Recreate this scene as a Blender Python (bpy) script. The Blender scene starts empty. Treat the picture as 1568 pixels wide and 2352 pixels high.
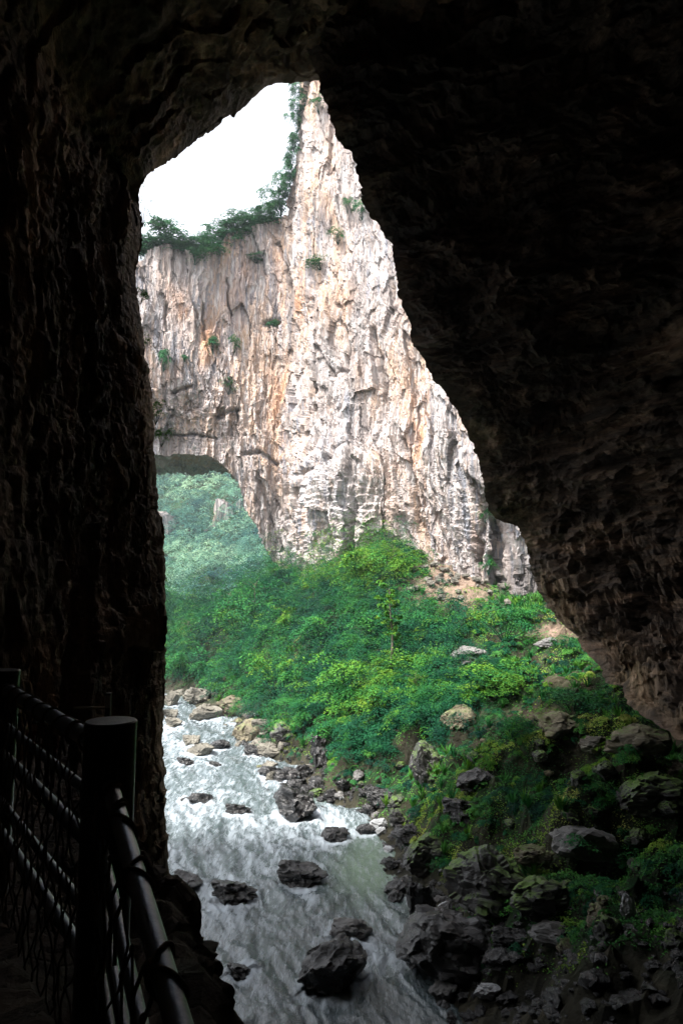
import bpy, math, random
import numpy as np
from mathutils import Vector, Matrix

rng = np.random.default_rng(7)
random.seed(7)
R = math.radians
scene = bpy.context.scene
COL = scene.collection
CAMZ = 25.0
PITCH = math.atan(80 / 682.67)
F = 1569.6           # focal length in 1568-wide reference pixels

# ------------------------------------------------------------------ helpers
def ae(dx, dy):
    """reference pixel -> (a, e): x = a*y, z = CAMZ + e*y along the sight line"""
    dx = np.asarray(dx, float); dy = np.asarray(dy, float)
    u = (dx - 784) / F; v = (1176 - dy) / F
    yy = math.cos(PITCH) - v * math.sin(PITCH)
    zz = math.sin(PITCH) + v * math.cos(PITCH)
    return u / yy, zz / yy

def P(dx, dy, Y):
    a, e = ae(dx, dy)
    Y = np.asarray(Y, float)
    return np.stack([a * Y, Y + 0 * a, CAMZ + e * Y], -1)

def proj(p):
    p = np.asarray(p, float)
    x = p[..., 0]; y = p[..., 1]; z = p[..., 2] - CAMZ
    d = y * math.cos(PITCH) + z * math.sin(PITCH)
    v = -y * math.sin(PITCH) + z * math.cos(PITCH)
    d = np.maximum(d, 0.01)
    return 784 + F * x / d, 1176 - F * v / d

_perm = rng.permutation(256).astype(np.int64)
_perm = np.concatenate([_perm, _perm, _perm])
_g = rng.normal(size=(256, 3)); _g /= np.linalg.norm(_g, axis=1)[:, None]

def noise(p):
    p = np.asarray(p, float)
    i = np.floor(p).astype(np.int64); f = p - i
    u = f * f * f * (f * (f * 6 - 15) + 10)
    i &= 255
    out = 0
    for dx in (0, 1):
        wx = u[..., 0] if dx else 1 - u[..., 0]
        for dy in (0, 1):
            wy = u[..., 1] if dy else 1 - u[..., 1]
            for dz in (0, 1):
                wz = u[..., 2] if dz else 1 - u[..., 2]
                h = _perm[_perm[_perm[(i[..., 0] + dx) & 255] + ((i[..., 1] + dy) & 255)] + ((i[..., 2] + dz) & 255)]
                g = _g[h]
                d = g[..., 0] * (f[..., 0] - dx) + g[..., 1] * (f[..., 1] - dy) + g[..., 2] * (f[..., 2] - dz)
                out = out + wx * wy * wz * d
    return out * 1.6

def fbm(p, o=4, lac=2.03, gain=0.5):
    s = 0; a = 1; q = np.array(p, float)
    for k in range(o):
        s = s + a * noise(q); q = q * lac + 17.3; a *= gain
    return s

def ridged(p, o=4, lac=2.1, gain=0.5):
    s = 0; a = 1; q = np.array(p, float)
    for k in range(o):
        s = s + a * (1 - 2 * np.abs(noise(q))); q = q * lac + 11.7; a *= gain
    return s

def cells(p, facet=False):
    """distance-to-border style cellular value: returns (F1, F2, id)"""
    p = np.asarray(p, float)
    i = np.floor(p).astype(np.int64); f = p - i
    f1 = np.full(p.shape[:-1], 9.0); f2 = f1.copy(); cid = np.zeros(p.shape[:-1]); fac = cid.copy()
    for dx in (-1, 0, 1):
        for dy in (-1, 0, 1):
            for dz in (-1, 0, 1):
                h = _perm[_perm[_perm[(i[..., 0] + dx) & 255] + ((i[..., 1] + dy) & 255)] + ((i[..., 2] + dz) & 255)]
                o = _g[h] * 0.42 + 0.5
                d = np.sqrt((dx + o[..., 0] - f[..., 0]) ** 2 + (dy + o[..., 1] - f[..., 1]) ** 2 + (dz + o[..., 2] - f[..., 2]) ** 2)
                m = d < f1
                f2 = np.where(m, f1, np.minimum(f2, d)); cid = np.where(m, h / 255.0, cid); f1 = np.where(m, d, f1)
                if facet:
                    g = _g[(h + 77) & 255]; pl = (dx + o[..., 0] - f[..., 0]) * g[..., 0] + (dy + o[..., 1] - f[..., 1]) * g[..., 1] + (dz + o[..., 2] - f[..., 2]) * g[..., 2]
                    fac = np.where(m, pl, fac)
    return (f1, f2, cid, fac) if facet else (f1, f2, cid)

def mesh_np(name, V, Fc, mat=None, smooth=False, attrs=None):
    me = bpy.data.meshes.new(name)
    V = np.asarray(V, np.float32); Fc = np.asarray(Fc, np.int32)
    n, k = Fc.shape
    me.vertices.add(len(V)); me.vertices.foreach_set('co', V.ravel())
    me.loops.add(n * k); me.loops.foreach_set('vertex_index', Fc.ravel())
    me.polygons.add(n)
    me.polygons.foreach_set('loop_start', np.arange(0, n * k, k, dtype=np.int32))
    me.polygons.foreach_set('loop_total', np.full(n, k, np.int32))
    me.polygons.foreach_set('use_smooth', np.full(n, smooth, bool))
    if attrs:
        for an, av in attrs.items():
            at = me.attributes.new(an, 'FLOAT', 'POINT')
            at.data.foreach_set('value', np.asarray(av, np.float32).ravel())
    me.update(calc_edges=True)
    if mat: me.materials.append(mat)
    return me

def link(name, me, parent=None):
    o = bpy.data.objects.new(name, me); COL.objects.link(o)
    if parent: o.parent = parent
    return o

def tag(o, label=None, cat=None, group=None, kind=None):
    if label: o['label'] = label
    if cat: o['category'] = cat
    if group: o['group'] = group
    if kind: o['kind'] = kind
    return o

def empty(name, loc):
    o = bpy.data.objects.new(name, None); COL.objects.link(o); o.location = loc; o.empty_display_size = 0.2
    return o

def grid_faces(nu, nv):
    i = np.arange(nu * nv).reshape(nu, nv)
    return np.stack([i[:-1, :-1], i[1:, :-1], i[1:, 1:], i[:-1, 1:]], -1).reshape(-1, 4)

def grid_normals(G):
    du = np.gradient(G, axis=0); dv = np.gradient(G, axis=1)
    n = np.cross(du, dv); n /= np.linalg.norm(n, axis=-1, keepdims=True) + 1e-9
    return n

def interp_poly(pts, n):
    pts = np.asarray(pts, float)
    d = np.r_[0, np.cumsum(np.linalg.norm(np.diff(pts[:, :2], axis=0), axis=1))]
    t = np.linspace(0, d[-1], n)
    return np.stack([np.interp(t, d, pts[:, k]) for k in range(pts.shape[1])], -1)

def in_poly(x, y, poly):
    poly = np.asarray(poly, float); inside = np.zeros(np.shape(x), bool)
    n = len(poly); j = n - 1
    for i in range(n):
        xi, yi = poly[i]; xj, yj = poly[j]
        c = ((yi > y) != (yj > y)) & (x < (xj - xi) * (y - yi) / (yj - yi + 1e-12) + xi)
        inside ^= c; j = i
    return inside

def smooth01(a, b, x):
    t = np.clip((x - a) / (b - a), 0, 1); return t * t * (3 - 2 * t)

def tube_arrays(pts, rad, sides=8, caps=True):
    """swept tube; returns V, quads (caps as fans of quads collapsed)"""
    pts = np.asarray(pts, float); n = len(pts)
    rad = np.broadcast_to(np.asarray(rad, float), (n,))
    tan = np.gradient(pts, axis=0); tan /= np.linalg.norm(tan, axis=1, keepdims=True) + 1e-9
    up = np.array([0.13, 0.21, 1.0]) if abs(tan[0][2]) < 0.9 else np.array([1.0, 0.2, 0.1])
    V = []
    ref = up
    for i in range(n):
        s = np.cross(tan[i], ref); s /= np.linalg.norm(s) + 1e-9
        t = np.cross(s, tan[i]); ref = t
        a = np.linspace(0, 2 * np.pi, sides, endpoint=False)
        V.append(pts[i] + rad[i] * (np.cos(a)[:, None] * s + np.sin(a)[:, None] * t))
    V = np.concatenate(V)
    Fc = []
    for i in range(n - 1):
        for k in range(sides):
            k2 = (k + 1) % sides
            Fc.append((i * sides + k, i * sides + k2, (i + 1) * sides + k2, (i + 1) * sides + k))
    if caps and sides % 2 == 0:
        for base in (0, (n - 1) * sides):
            for k in range(0, sides - 2, 2):
                Fc.append((base, base + k + 1, base + k + 2, base + (k + 3) % sides))
    return V, np.array(Fc)

class Bag:
    def __init__(s): s.V = []; s.F = []; s.n = 0; s.A = []
    def add(s, V, Fc, a=0.0):
        s.V.append(V); s.F.append(Fc + s.n); s.n += len(V); s.A.append(np.full(len(V), a) if np.isscalar(a) else a)
    def mesh(s, name, mat, smooth=False, attr=None):
        return mesh_np(name, np.concatenate(s.V), np.concatenate(s.F), mat, smooth, {attr: np.concatenate(s.A)} if attr else None)

# ------------------------------------------------------------------ materials
def newmat(name):
    m = bpy.data.materials.new(name); m.use_nodes = True
    nt = m.node_tree; nt.nodes.clear()
    out = nt.nodes.new('ShaderNodeOutputMaterial')
    return m, nt, out

class N:
    def __init__(s, nt): s.nt = nt
    def n(s, t, **kw):
        nd = s.nt.nodes.new(t)
        for k, v in kw.items():
            if k in nd.inputs: nd.inputs[k].default_value = v
            else: setattr(nd, k, v)
        return nd
    def l(s, a, b): s.nt.links.new(a, b)
    def coords(s, scale=(1, 1, 1), rot=(0, 0, 0)):
        tc = s.n('ShaderNodeTexCoord'); mp = s.n('ShaderNodeMapping')
        mp.inputs['Scale'].default_value = scale; mp.inputs['Rotation'].default_value = rot
        s.l(tc.outputs['Object'], mp.inputs['Vector']); return mp.outputs['Vector']
    def noise(s, scale=(1, 1, 1), sc=1.0, det=6, rough=0.6, dist=0.0, rot=(0, 0, 0)):
        v = s.coords(scale, rot)
        nd = s.n('ShaderNodeTexNoise'); nd.inputs['Scale'].default_value = sc
        nd.inputs['Detail'].default_value = det; nd.inputs['Roughness'].default_value = rough
        nd.inputs['Distortion'].default_value = dist
        s.l(v, nd.inputs['Vector']); return nd.outputs['Fac']
    def ramp(s, fac, stops):
        r = s.n('ShaderNodeValToRGB'); el = r.color_ramp.elements
        while len(el) < len(stops): el.new(0.5)
        for e, (p, c) in zip(el, stops):
            e.position = p; e.color = (*c, 1) if len(c) == 3 else c
        s.l(fac, r.inputs['Fac']); return r.outputs['Color']
    def val(s, fac, a, b):
        m = s.n('ShaderNodeMapRange'); m.inputs['From Min'].default_value = a; m.inputs['From Max'].default_value = b
        s.l(fac, m.inputs['Value']); return m.outputs['Result']
    def mix(s, f, a, b, mode='MIX'):
        m = s.n('ShaderNodeMix', data_type='RGBA', blend_type=mode)
        if isinstance(f, (int, float)): m.inputs[0].default_value = f
        else: s.l(f, m.inputs[0])
        for i, c in ((6, a), (7, b)):
            if isinstance(c, tuple): m.inputs[i].default_value = (*c, 1)
            else: s.l(c, m.inputs[i])
        return m.outputs[2]
    def math(s, op, a, b=0.0):
        m = s.n('ShaderNodeMath', operation=op)
        for i, c in ((0, a), (1, b)):
            if isinstance(c, (int, float)): m.inputs[i].default_value = c
            else: s.l(c, m.inputs[i])
        return m.outputs[0]
    def attr(s, name):
        a = s.n('ShaderNodeAttribute', attribute_name=name); return a.outputs['Fac']
    def bump(s, h, strength=0.5, dist=0.1):
        b = s.n('ShaderNodeBump'); b.inputs['Strength'].default_value = strength; b.inputs['Distance'].default_value = dist
        s.l(h, b.inputs['Height']); return b.outputs['Normal']
    def upness(s):
        g = s.n('ShaderNodeNewGeometry'); sp = s.n('ShaderNodeSeparateXYZ'); s.l(g.outputs['Normal'], sp.inputs[0]); return sp.outputs['Z']
    def bsdf(s, out, col, rough=0.8, normal=None, metal=0.0, spec=0.3, coat=0.0):
        b = s.n('ShaderNodeBsdfPrincipled')
        if isinstance(col, tuple): b.inputs['Base Color'].default_value = (*col, 1)
        else: s.l(col, b.inputs['Base Color'])
        if isinstance(rough, (int, float)): b.inputs['Roughness'].default_value = rough
        else: s.l(rough, b.inputs['Roughness'])
        b.inputs['Metallic'].default_value = metal; b.inputs['Coat Weight'].default_value = coat; b.inputs['Coat Roughness'].default_value = .12;
        if coat and normal is not None: s.l(normal, b.inputs['Coat Normal'])
        b.inputs['Specular IOR Level'].default_value = spec
        if normal is not None: s.l(normal, b.inputs['Normal'])
        s.l(b.outputs[0], out.inputs['Surface']); return b

def mat_cliff():
    m, nt, out = newmat('pale_limestone'); k = N(nt)
    big = k.noise((1, 1, 0.35), 0.045, 5, 0.6, 0.6)
    col = k.ramp(big, [(0.34, (0.41, 0.375, 0.365)), (0.48, (0.41, 0.34, 0.31)), (0.57, (0.45, 0.32, 0.24)), (0.64, (0.40, 0.335, 0.315))])
    orange = k.noise((1, 1, 0.3), 0.10, 5, 0.6, 0.4)
    col = k.mix(k.val(orange, 0.61, 0.74), col, (0.50, 0.28, 0.16))
    st = k.noise((1, 1, 0.035), 0.75, 7, 0.68, 0.15)
    reg = k.noise((1, 1, 0.5), 0.05, 3, 0.5)
    sm = k.math('MULTIPLY', k.val(st, 0.50, 0.57), k.val(reg, 0.40, 0.55))
    col = k.mix(k.math('MULTIPLY', sm, 0.8), col, (0.17, 0.19, 0.23))
    st2 = k.noise((1, 1, 0.05), 2.0, 6, 0.7, 0.1)
    col = k.mix(k.math('MULTIPLY', k.val(st2, 0.54, 0.62), 0.6), col, (0.24, 0.21, 0.20))
    br = k.noise((1, 1, 0.3), 0.35, 8, 0.7, 0.3)
    col = k.mix(k.math('MULTIPLY', k.val(br, 0.56, 0.68), 0.65), col, (0.27, 0.19, 0.13))
    w = k.noise((1, 1, 0.12), 0.9, 7, 0.65, 0.2)
    col = k.mix(k.math('MULTIPLY', k.val(w, 0.50, 0.62), 0.7), col, (0.52, 0.50, 0.495))
    stain = k.attr('stain')
    col = k.mix(stain, col, (0.50, 0.25, 0.12))
    dk = k.attr('crack_shade')
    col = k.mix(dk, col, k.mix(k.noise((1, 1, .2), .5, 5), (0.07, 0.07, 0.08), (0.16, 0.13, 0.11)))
    h = k.math('ADD', k.noise((1, 1, 0.25), 1.1, 10, 0.75, 0.1), k.math('MULTIPLY', k.noise((1, 1, 0.10), 2.2, 6, 0.7), 0.8))
    k.bsdf(out, col, 0.95, k.bump(h, 0.8, 0.8), spec=0.1); return m

def mat_cave(name, sc, bed):
    m, nt, out = newmat(name); k = N(nt)
    a = k.noise(sc, 0.5, 9, 0.72, 0.3)
    col = k.ramp(a, [(0.38, (0.014, 0.012, 0.011)), (0.5, (0.032, 0.026, 0.021)), (0.6, (0.075, 0.056, 0.042)), (0.72, (0.16, 0.125, 0.10))])
    b = k.noise((1, 1, 1), 0.09, 4, 0.6)
    col = k.mix(k.math('MULTIPLY', k.val(b, 0.45, 0.62), 0.7), col, (0.018, 0.016, 0.016))
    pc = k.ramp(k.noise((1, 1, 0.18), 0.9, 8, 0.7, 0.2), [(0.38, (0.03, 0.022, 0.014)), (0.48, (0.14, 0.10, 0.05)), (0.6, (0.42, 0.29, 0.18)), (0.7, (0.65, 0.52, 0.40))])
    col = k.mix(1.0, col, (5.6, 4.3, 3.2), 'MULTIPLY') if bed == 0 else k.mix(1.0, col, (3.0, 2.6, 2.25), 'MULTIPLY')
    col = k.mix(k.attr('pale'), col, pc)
    h = k.noise(sc, 1.3, 10, 0.75, 0.3)
    k.bsdf(out, col, 0.8, k.bump(h, 1.0, 0.8), spec=0.25); return m

def mat_boulder(name, c1, c2, c3, rough, moss=None, mossc=(0.10, 0.19, 0.02), tex=1.0, rlo=None):
    m, nt, out = newmat(name); k = N(nt)
    a = k.noise((1, 1, 1), 0.9 * tex, 9, 0.68, 0.4)
    col = k.ramp(a, [(0.34, c1), (0.5, c2), (0.66, c3)])
    h = k.noise((1, 1, 1.6), 2.2 * tex, 10, 0.75, 0.3)
    crk = k.n('ShaderNodeTexVoronoi', feature='DISTANCE_TO_EDGE'); crk.inputs['Scale'].default_value = 0.9 * tex
    k.l(k.coords((1, 1, 1.4)), crk.inputs['Vector'])
    ck = k.val(crk.outputs['Distance'], 0.0, 0.04)
    hh = k.math('ADD', h, k.math('MULTIPLY', ck, 0.25))
    nrm = k.bump(hh, 0.8, 0.35)
    rg = rough
    if moss:
        up = k.upness()
        mk = k.math('ADD', k.math('MULTIPLY', k.noise((1, 1, 1), 1.1, 6, 0.65), 1.6), k.math('MULTIPLY', up, 0.40))
        f = k.val(mk, moss - .28, moss)
        mc = k.mix(k.noise((1, 1, 1), 5.0, 4), mossc, tuple(x * 0.45 for x in mossc))
        col = k.mix(f, col, mc)
        rg = k.val(f, -rough * 1.0, 1.0) if rough < 0.9 else rough
        if rough < 0.9:
            mr = k.n('ShaderNodeMapRange'); mr.inputs['To Min'].default_value = rough; mr.inputs['To Max'].default_value = 0.95
            k.l(f, mr.inputs['Value']); rg = mr.outputs['Result']
    elif rlo is not None:
        mr = k.n('ShaderNodeMapRange'); mr.inputs['From Min'].default_value = 0.4; mr.inputs['From Max'].default_value = 0.62
        mr.inputs['To Min'].default_value = rlo; mr.inputs['To Max'].default_value = rough
        k.l(k.noise((1, 1, 1), 3.0, 5), mr.inputs['Value']); rg = mr.outputs['Result']
    k.bsdf(out, col, rg, nrm, spec=0.5, coat=(.2 if rough < .45 else 0)); return m

def mat_ground():
    m, nt, out = newmat('mossy_soil_gap_shade'); k = N(nt)
    a = k.noise((1, 1, 1), 0.35, 9, 0.7, 0.5)
    col = k.ramp(a, [(0.3, (0.010, 0.010, 0.008)), (0.46, (0.025, 0.024, 0.016)), (0.6, (0.05, 0.045, 0.03)), (0.75, (0.11, 0.095, 0.07))])
    g = k.noise((1, 1, 1), 0.25, 8, 0.7, 0.5)
    up = k.upness()
    gm = k.math('MULTIPLY', k.val(g, 0.38, 0.52), k.val(up, 0.3, 0.7))
    gc = k.mix(k.noise((1, 1, 1), 3.0, 5), (0.004, 0.02, 0.008), (0.015, 0.05, 0.011))  # near-black green puts the shade of gaps between plants into the ground
    gm = k.math('MULTIPLY', gm, k.attr('veg'))
    col = k.mix(gm, col, gc)
    dirt = k.mix(k.noise((1, 1, 1), 1.2, 8, 0.75), (0.10, 0.065, 0.045), (0.30, 0.22, 0.17))
    col = k.mix(k.attr('scree'), col, dirt)
    h = k.noise((1, 1, 1), 1.4, 10, 0.75, 0.3)
    k.bsdf(out, col, 0.95, k.bump(h, 1.0, 0.5), spec=0.15); return m

def mat_leaf(name, stops, trans=0.10):
    m, nt, out = newmat(name); k = N(nt)
    col = k.ramp(k.attr('tone'), stops)
    d = k.n('ShaderNodeBsdfPrincipled'); d.inputs['Roughness'].default_value = 0.65; d.inputs['Specular IOR Level'].default_value = 0.10
    t = k.n('ShaderNodeBsdfTranslucent')
    k.l(col, d.inputs['Base Color']); k.l(col, t.inputs['Color'])
    mx = k.n('ShaderNodeMixShader'); mx.inputs[0].default_value = trans
    k.l(d.outputs[0], mx.inputs[1]); k.l(t.outputs[0], mx.inputs[2]); k.l(mx.outputs[0], out.inputs['Surface'])
    return m

def mat_water():
    m, nt, out = newmat('river_water'); k = N(nt)
    foam = k.attr('foam')
    fine = k.noise((1.0, 0.24, 1), 1.9, 9, 0.74, 0.5, rot=(0, 0, R(-18)))
    f = k.math('ADD', foam, k.math('MULTIPLY', k.math('SUBTRACT', fine, 0.5), 2.6))
    fm = k.val(f, 0.36, 1.02)
    base = k.mix(k.noise((1, 1, 1), 0.12, 3), (0.036, 0.052, 0.058), (0.06, 0.08, 0.08))
    base = k.mix(k.attr('calm'), base, (0.12, 0.17, 0.125))
    thin = k.val(k.noise((1.0, 0.16, 1), 3.4, 7, 0.75, 0.4, rot=(0, 0, R(-24))), 0.50, 0.60)
    base = k.mix(k.math('MULTIPLY', thin, 0.45), base, (0.25, 0.28, 0.31))
    col = k.mix(fm, base, (0.31, 0.35, 0.385))
    rg = k.n('ShaderNodeMapRange'); rg.inputs['To Min'].default_value = 0.12; rg.inputs['To Max'].default_value = 0.75
    k.l(fm, rg.inputs['Value'])
    h = k.math('ADD', k.noise((1, 0.5, 1), 1.6, 8, 0.65, 0.6, rot=(0, 0, R(-18))), k.math('MULTIPLY', fm, 0.15))
    k.bsdf(out, col, rg.outputs['Result'], k.bump(h, 0.6, 0.35), spec=0.5); return m

def mat_simple(name, col, rough, metal=0.0, bump=None, spec=0.5, var=0.0):
    m, nt, out = newmat(name); k = N(nt)
    n = None; c = col
    if bump:
        n = k.bump(k.noise((1, 1, 1), bump[0], 6, 0.6), bump[1], bump[2])
    if var:
        c = k.mix(k.val(k.noise((1, 1, 1), 12.0, 6, 0.7), 0.35, 0.7), col, tuple(min(1, x * (1 + var) + 0.01 * var) for x in col))
    k.bsdf(out, c, rough, n, metal, spec); return m

M_cliff = mat_cliff(); M_cave = mat_cave('dark_cave_limestone', (1, .6, .25), 0); M_cave2 = mat_cave('dark_bedded_limestone', (.5, .10, 1.4), 1); M_ground = mat_ground(); M_water = mat_water()
M_dark = mat_boulder('wet_black_rock', (0.003, 0.003, 0.003), (0.009, 0.008, 0.008), (0.032, 0.029, 0.029), 0.42, rlo=0.10)
M_tan = mat_boulder('dry_tan_rock', (0.04, 0.037, 0.03), (0.12, 0.11, 0.088), (0.23, 0.215, 0.18), 0.8)
M_mossy = mat_boulder('mossy_rock', (0.005, 0.0045, 0.004), (0.015, 0.0135, 0.012), (0.048, 0.044, 0.038), 0.4, moss=1.22)
M_mosst = mat_boulder('mossy_tan_rock', (0.035, 0.03, 0.02), (0.13, 0.11, 0.07), (0.26, 0.22, 0.15), 0.85, moss=1.32, mossc=(0.10, 0.16, 0.03))
M_grey = mat_boulder('grey_slab_rock', (0.05, 0.05, 0.05), (0.12, 0.115, 0.11), (0.2, 0.19, 0.18), 0.6, moss=1.62)
M_pale = mat_boulder('pale_stone', (0.2, 0.2, 0.2), (0.35, 0.36, 0.37), (0.5, 0.5, 0.52), 0.5)
LS = [(0.0, (0.004, 0.035, 0.022)), (0.3, (0.009, 0.078, 0.032)), (0.55, (0.026, 0.135, 0.026)), (0.8, (0.075, 0.185, 0.018)), (1.0, (0.14, 0.23, 0.025))]
M_leaf = mat_leaf('green_foliage', LS)
M_leafdry = mat_leaf('olive_moss_foliage', [(0.0, (0.015, 0.09, 0.035)), (0.45, (0.06, 0.20, 0.035)), (0.75, (0.18, 0.29, 0.04)), (1.0, (0.28, 0.30, 0.08))])
M_leafrim = mat_leaf('cool_green_foliage', [(0.0, (0.01, 0.05, 0.035)), (0.5, (0.03, 0.13, 0.05)), (1.0, (0.10, 0.22, 0.06))])
M_bark = mat_simple('grey_bark', (0.09, 0.075, 0.055), 0.9, bump=(8, 0.6, 0.05))
M_paint = mat_simple('black_steel_paint', (0.006, 0.007, 0.010), 0.33, 0.0, bump=(70, 0.6, 0.005), var=0.8)
M_steel = mat_simple('grey_steel_tube', (0.34, 0.39, 0.46), 0.34, 0.5, bump=(90, 0.6, 0.003), var=-0.4)
M_rope = mat_simple('dark_fibre_rope', (0.11, 0.09, 0.07), 0.95, bump=(180, 1.0, 0.01), spec=0.1, var=0.8)
M_concrete = mat_simple('worn_concrete', (0.10, 0.10, 0.11), 0.8, bump=(5, 0.4, 0.05), var=0.3)

# ------------------------------------------------------------------ terrain
def pY(dx, dy, Y): return P(dx, dy, Y)
def p0(dx, dy, z=0.0):
    a, e = ae(dx, dy); Y = (z - CAMZ) / e
    return np.array([a * Y, Y, z])

bank = [(380, 1592), (420, 1603), (465, 1612), (505, 1645), (545, 1672), (548, 1702), (590, 1742), (610, 1790),
        (660, 1812), (745, 1838), (830, 1862), (850, 1905), (890, 1935), (890, 1990), (930, 2040), (950, 2100), (935, 2160), (955, 2240), (1010, 2310), (1035, 2380)]
ctrl = [p0(x, y, 0.15) for x, y in bank]
ctrl += [p0(x, y, -1.4) for x, y in [(420, 1660), (470, 1720), (440, 1800), (560, 1800), (480, 1900), (600, 1900), (700, 1960), (450, 2000), (620, 2050), (800, 2080), (560, 2180), (760, 2260), (900, 2290), (640, 2340), (400, 1760), (760, 1910)]]
ctrl += [p0(x, y, z) for x, y, z in [(390, 1575, 1.0), (480, 1580, 1.5), (560, 1630, 1.3), (640, 1690, 1.5), (700, 1735, 1.3), (760, 1775, 1.4), (900, 1860, 1.8), (960, 1920, 1.6), (1000, 1990, 1.5), (1050, 2080, 0.4), (1060, 2150, 1.2), (1120, 2250, 1.4), (1200, 2350, 1.6)]]
ctrl += [P(x, y, Y) for x, y, Y in [
    (380, 1500, 205), (380, 1400, 225), (430, 1430, 205), (460, 1520, 178), (520, 1570, 152), (530, 1440, 178), (600, 1370, 178), (600, 1480, 150), (620, 1600, 132),
    (655, 1345, 178), (700, 1345, 170), (700, 1500, 132), (720, 1640, 106), (780, 1325, 160), (850, 1290, 152), (850, 1420, 130), (830, 1560, 107), (860, 1700, 88),
    (920, 1275, 146), (960, 1300, 140), (1000, 1400, 122), (980, 1520, 105), (1000, 1640, 88), (1020, 1760, 74), (1040, 1860, 64),
    (1080, 1350, 133), (1130, 1400, 124), (1000, 1305, 148), (1060, 1325, 143), (1110, 1345, 138), (1170, 1385, 134), (1230, 1405, 128), (1100, 1330, 155), (1180, 1370, 150), (1200, 1410, 117), (1100, 1490, 103), (1260, 1425, 108), (1320, 1470, 96), (1220, 1530, 92), (1150, 1640, 79), (1160, 1760, 68), (1160, 1870, 59.5),
    (1340, 1500, 90), (1390, 1580, 80), (1330, 1620, 76), (1300, 1720, 66), (1290, 1830, 58), (1280, 1940, 52), (1250, 2040, 47), (1240, 2130, 44),
    (1440, 1640, 72), (1500, 1690, 66), (1568, 1710, 62), (1450, 1750, 60), (1420, 1850, 52), (1400, 1960, 46.5), (1400, 2080, 42), (1350, 2200, 38), 
    (1568, 1830, 50), (1568, 1960, 44), (1568, 2100, 38), (1568, 2250, 33), (1400, 2340, 34)]]
ctrl += [np.array(v, float) for v in [(-60, 60, 0), (-60, 120, 2), (-70, 170, 8), (70, 60, 18), (70, 100, 30), (95, 140, 45), (50, 40, 9), (40, 20, 6), (15, 20, 1), (0, 20, -1), (-15, 20, -1), (-15, 0, 0), (15, 0, 1), (40, 0, 8), (-40, 230, 14), (-90, 230, 25), (0, 230, 30), (60, 200, 50), (-18, 70, -1.3), (-22, 90, -1.3), (-30, 110, -1), (-40, 140, 3), (-28, 60, -1)]]
ctrl = np.array(ctrl)
def _phi(d2): return np.sqrt(d2 + 9.0)
A = _phi(((ctrl[:, None, :2] - ctrl[None, :, :2]) ** 2).sum(-1))
nC = len(ctrl)
S = np.zeros((nC + 1, nC + 1)); S[:nC, :nC] = A + np.eye(nC) * -0.25; S[:nC, nC] = 1; S[nC, :nC] = 1
W = np.linalg.solve(S, np.r_[ctrl[:, 2], 0])
def terr_base(x, y):
    x = np.asarray(x, float); y = np.asarray(y, float); sh = x.shape
    x = x.ravel(); y = y.ravel(); out = np.empty(len(x))
    for i in range(0, len(x), 20000):
        d2 = (x[i:i + 20000, None] - ctrl[None, :, 0]) ** 2 + (y[i:i + 20000, None] - ctrl[None, :, 1]) ** 2
        out[i:i + 20000] = _phi(d2) @ W[:nC] + W[nC]
    return out.reshape(sh)
TX0, TX1, TY0, TY1, TS = -95, 95, -12, 240, 0.5
gx = np.arange(TX0, TX1 + .01, TS); gy = np.arange(TY0, TY1 + .01, TS)
GX, GY = np.meshgrid(gx, gy, indexing='ij')
cgx = np.arange(TX0, TX1 + .01, 2.0); cgy = np.arange(TY0, TY1 + .01, 2.0)
CZ = terr_base(*np.meshgrid(cgx, cgy, indexing='ij'))
def bil(Z, x0, y0, s, x, y):
    fx = np.clip((x - x0) / s, 0, Z.shape[0] - 1.001); fy = np.clip((y - y0) / s, 0, Z.shape[1] - 1.001)
    i = fx.astype(int); j = fy.astype(int); u = fx - i; v = fy - j
    return Z[i, j] * (1 - u) * (1 - v) + Z[i + 1, j] * u * (1 - v) + Z[i, j + 1] * (1 - u) * v + Z[i + 1, j + 1] * u * v
TZ = bil(CZ, TX0, TY0, 2.0, GX, GY)
P3 = np.stack([GX, GY, TZ * 0.5], -1)
land = smooth01(0.0, 3.0, TZ)
rough_n = fbm(P3 * 0.16, 5) * (1.6 - .9 * smooth01(115, 135, GY)) + ridged(P3 * 0.30, 4) * 0.6 - 0.4
ca, cb, cc = cells(P3 * 0.30 + 0.35 * fbm(P3 * 0.5, 2)[..., None])
TZ = TZ + land * (rough_n + (cc - 0.5) * 1.3) + (1 - land) * fbm(P3 * 0.7, 3) * 0.25
for hx_, hy_, rw, dp in [(1285, 1745, 3.2, 2.6), (1480, 1870, 4.0, 2.6), (1465, 1765, 2.6, 1.8), (1060, 1700, 2.2, 1.6), (960, 1720, 2.4, 1.6), (1330, 1960, 2.6, 1.4)]:
    a_, e_ = ae(hx_, hy_); Yq = np.arange(22, 238, .2); zq = CAMZ + e_ * Yq
    kq = int(np.argmax(zq <= bil(TZ, TX0, TY0, TS, a_ * Yq, Yq))); xq, yq = a_ * Yq[kq], Yq[kq]
    dx_ = (GX - xq) / (rw * 1.35); dy_ = GY - yq
    TZ = TZ - dp * np.exp(-dx_ ** 4) * smooth01(rw * .75, rw * .35, dy_) * smooth01(-rw * 2.2, -rw * .3, dy_) + dp * .35 * np.exp(-dx_ ** 2) * np.exp(-((dy_ - rw * 1.1) / (rw * .7)) ** 2)
def terr(x, y): return bil(TZ, TX0, TY0, TS, np.asarray(x, float), np.asarray(y, float))
def hit(dx, dy, water=True):
    a, e = ae(dx, dy)
    Y = np.arange(22, 238, 0.15)
    z = CAMZ + e * Y; t = terr(a * Y, Y)
    if water: t = np.maximum(t, 0.0)
    k = np.argmax(z <= t)
    if not (z <= t).any(): k = len(Y) - 1
    return np.array([a * Y[k], Y[k], t[k]])
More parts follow.
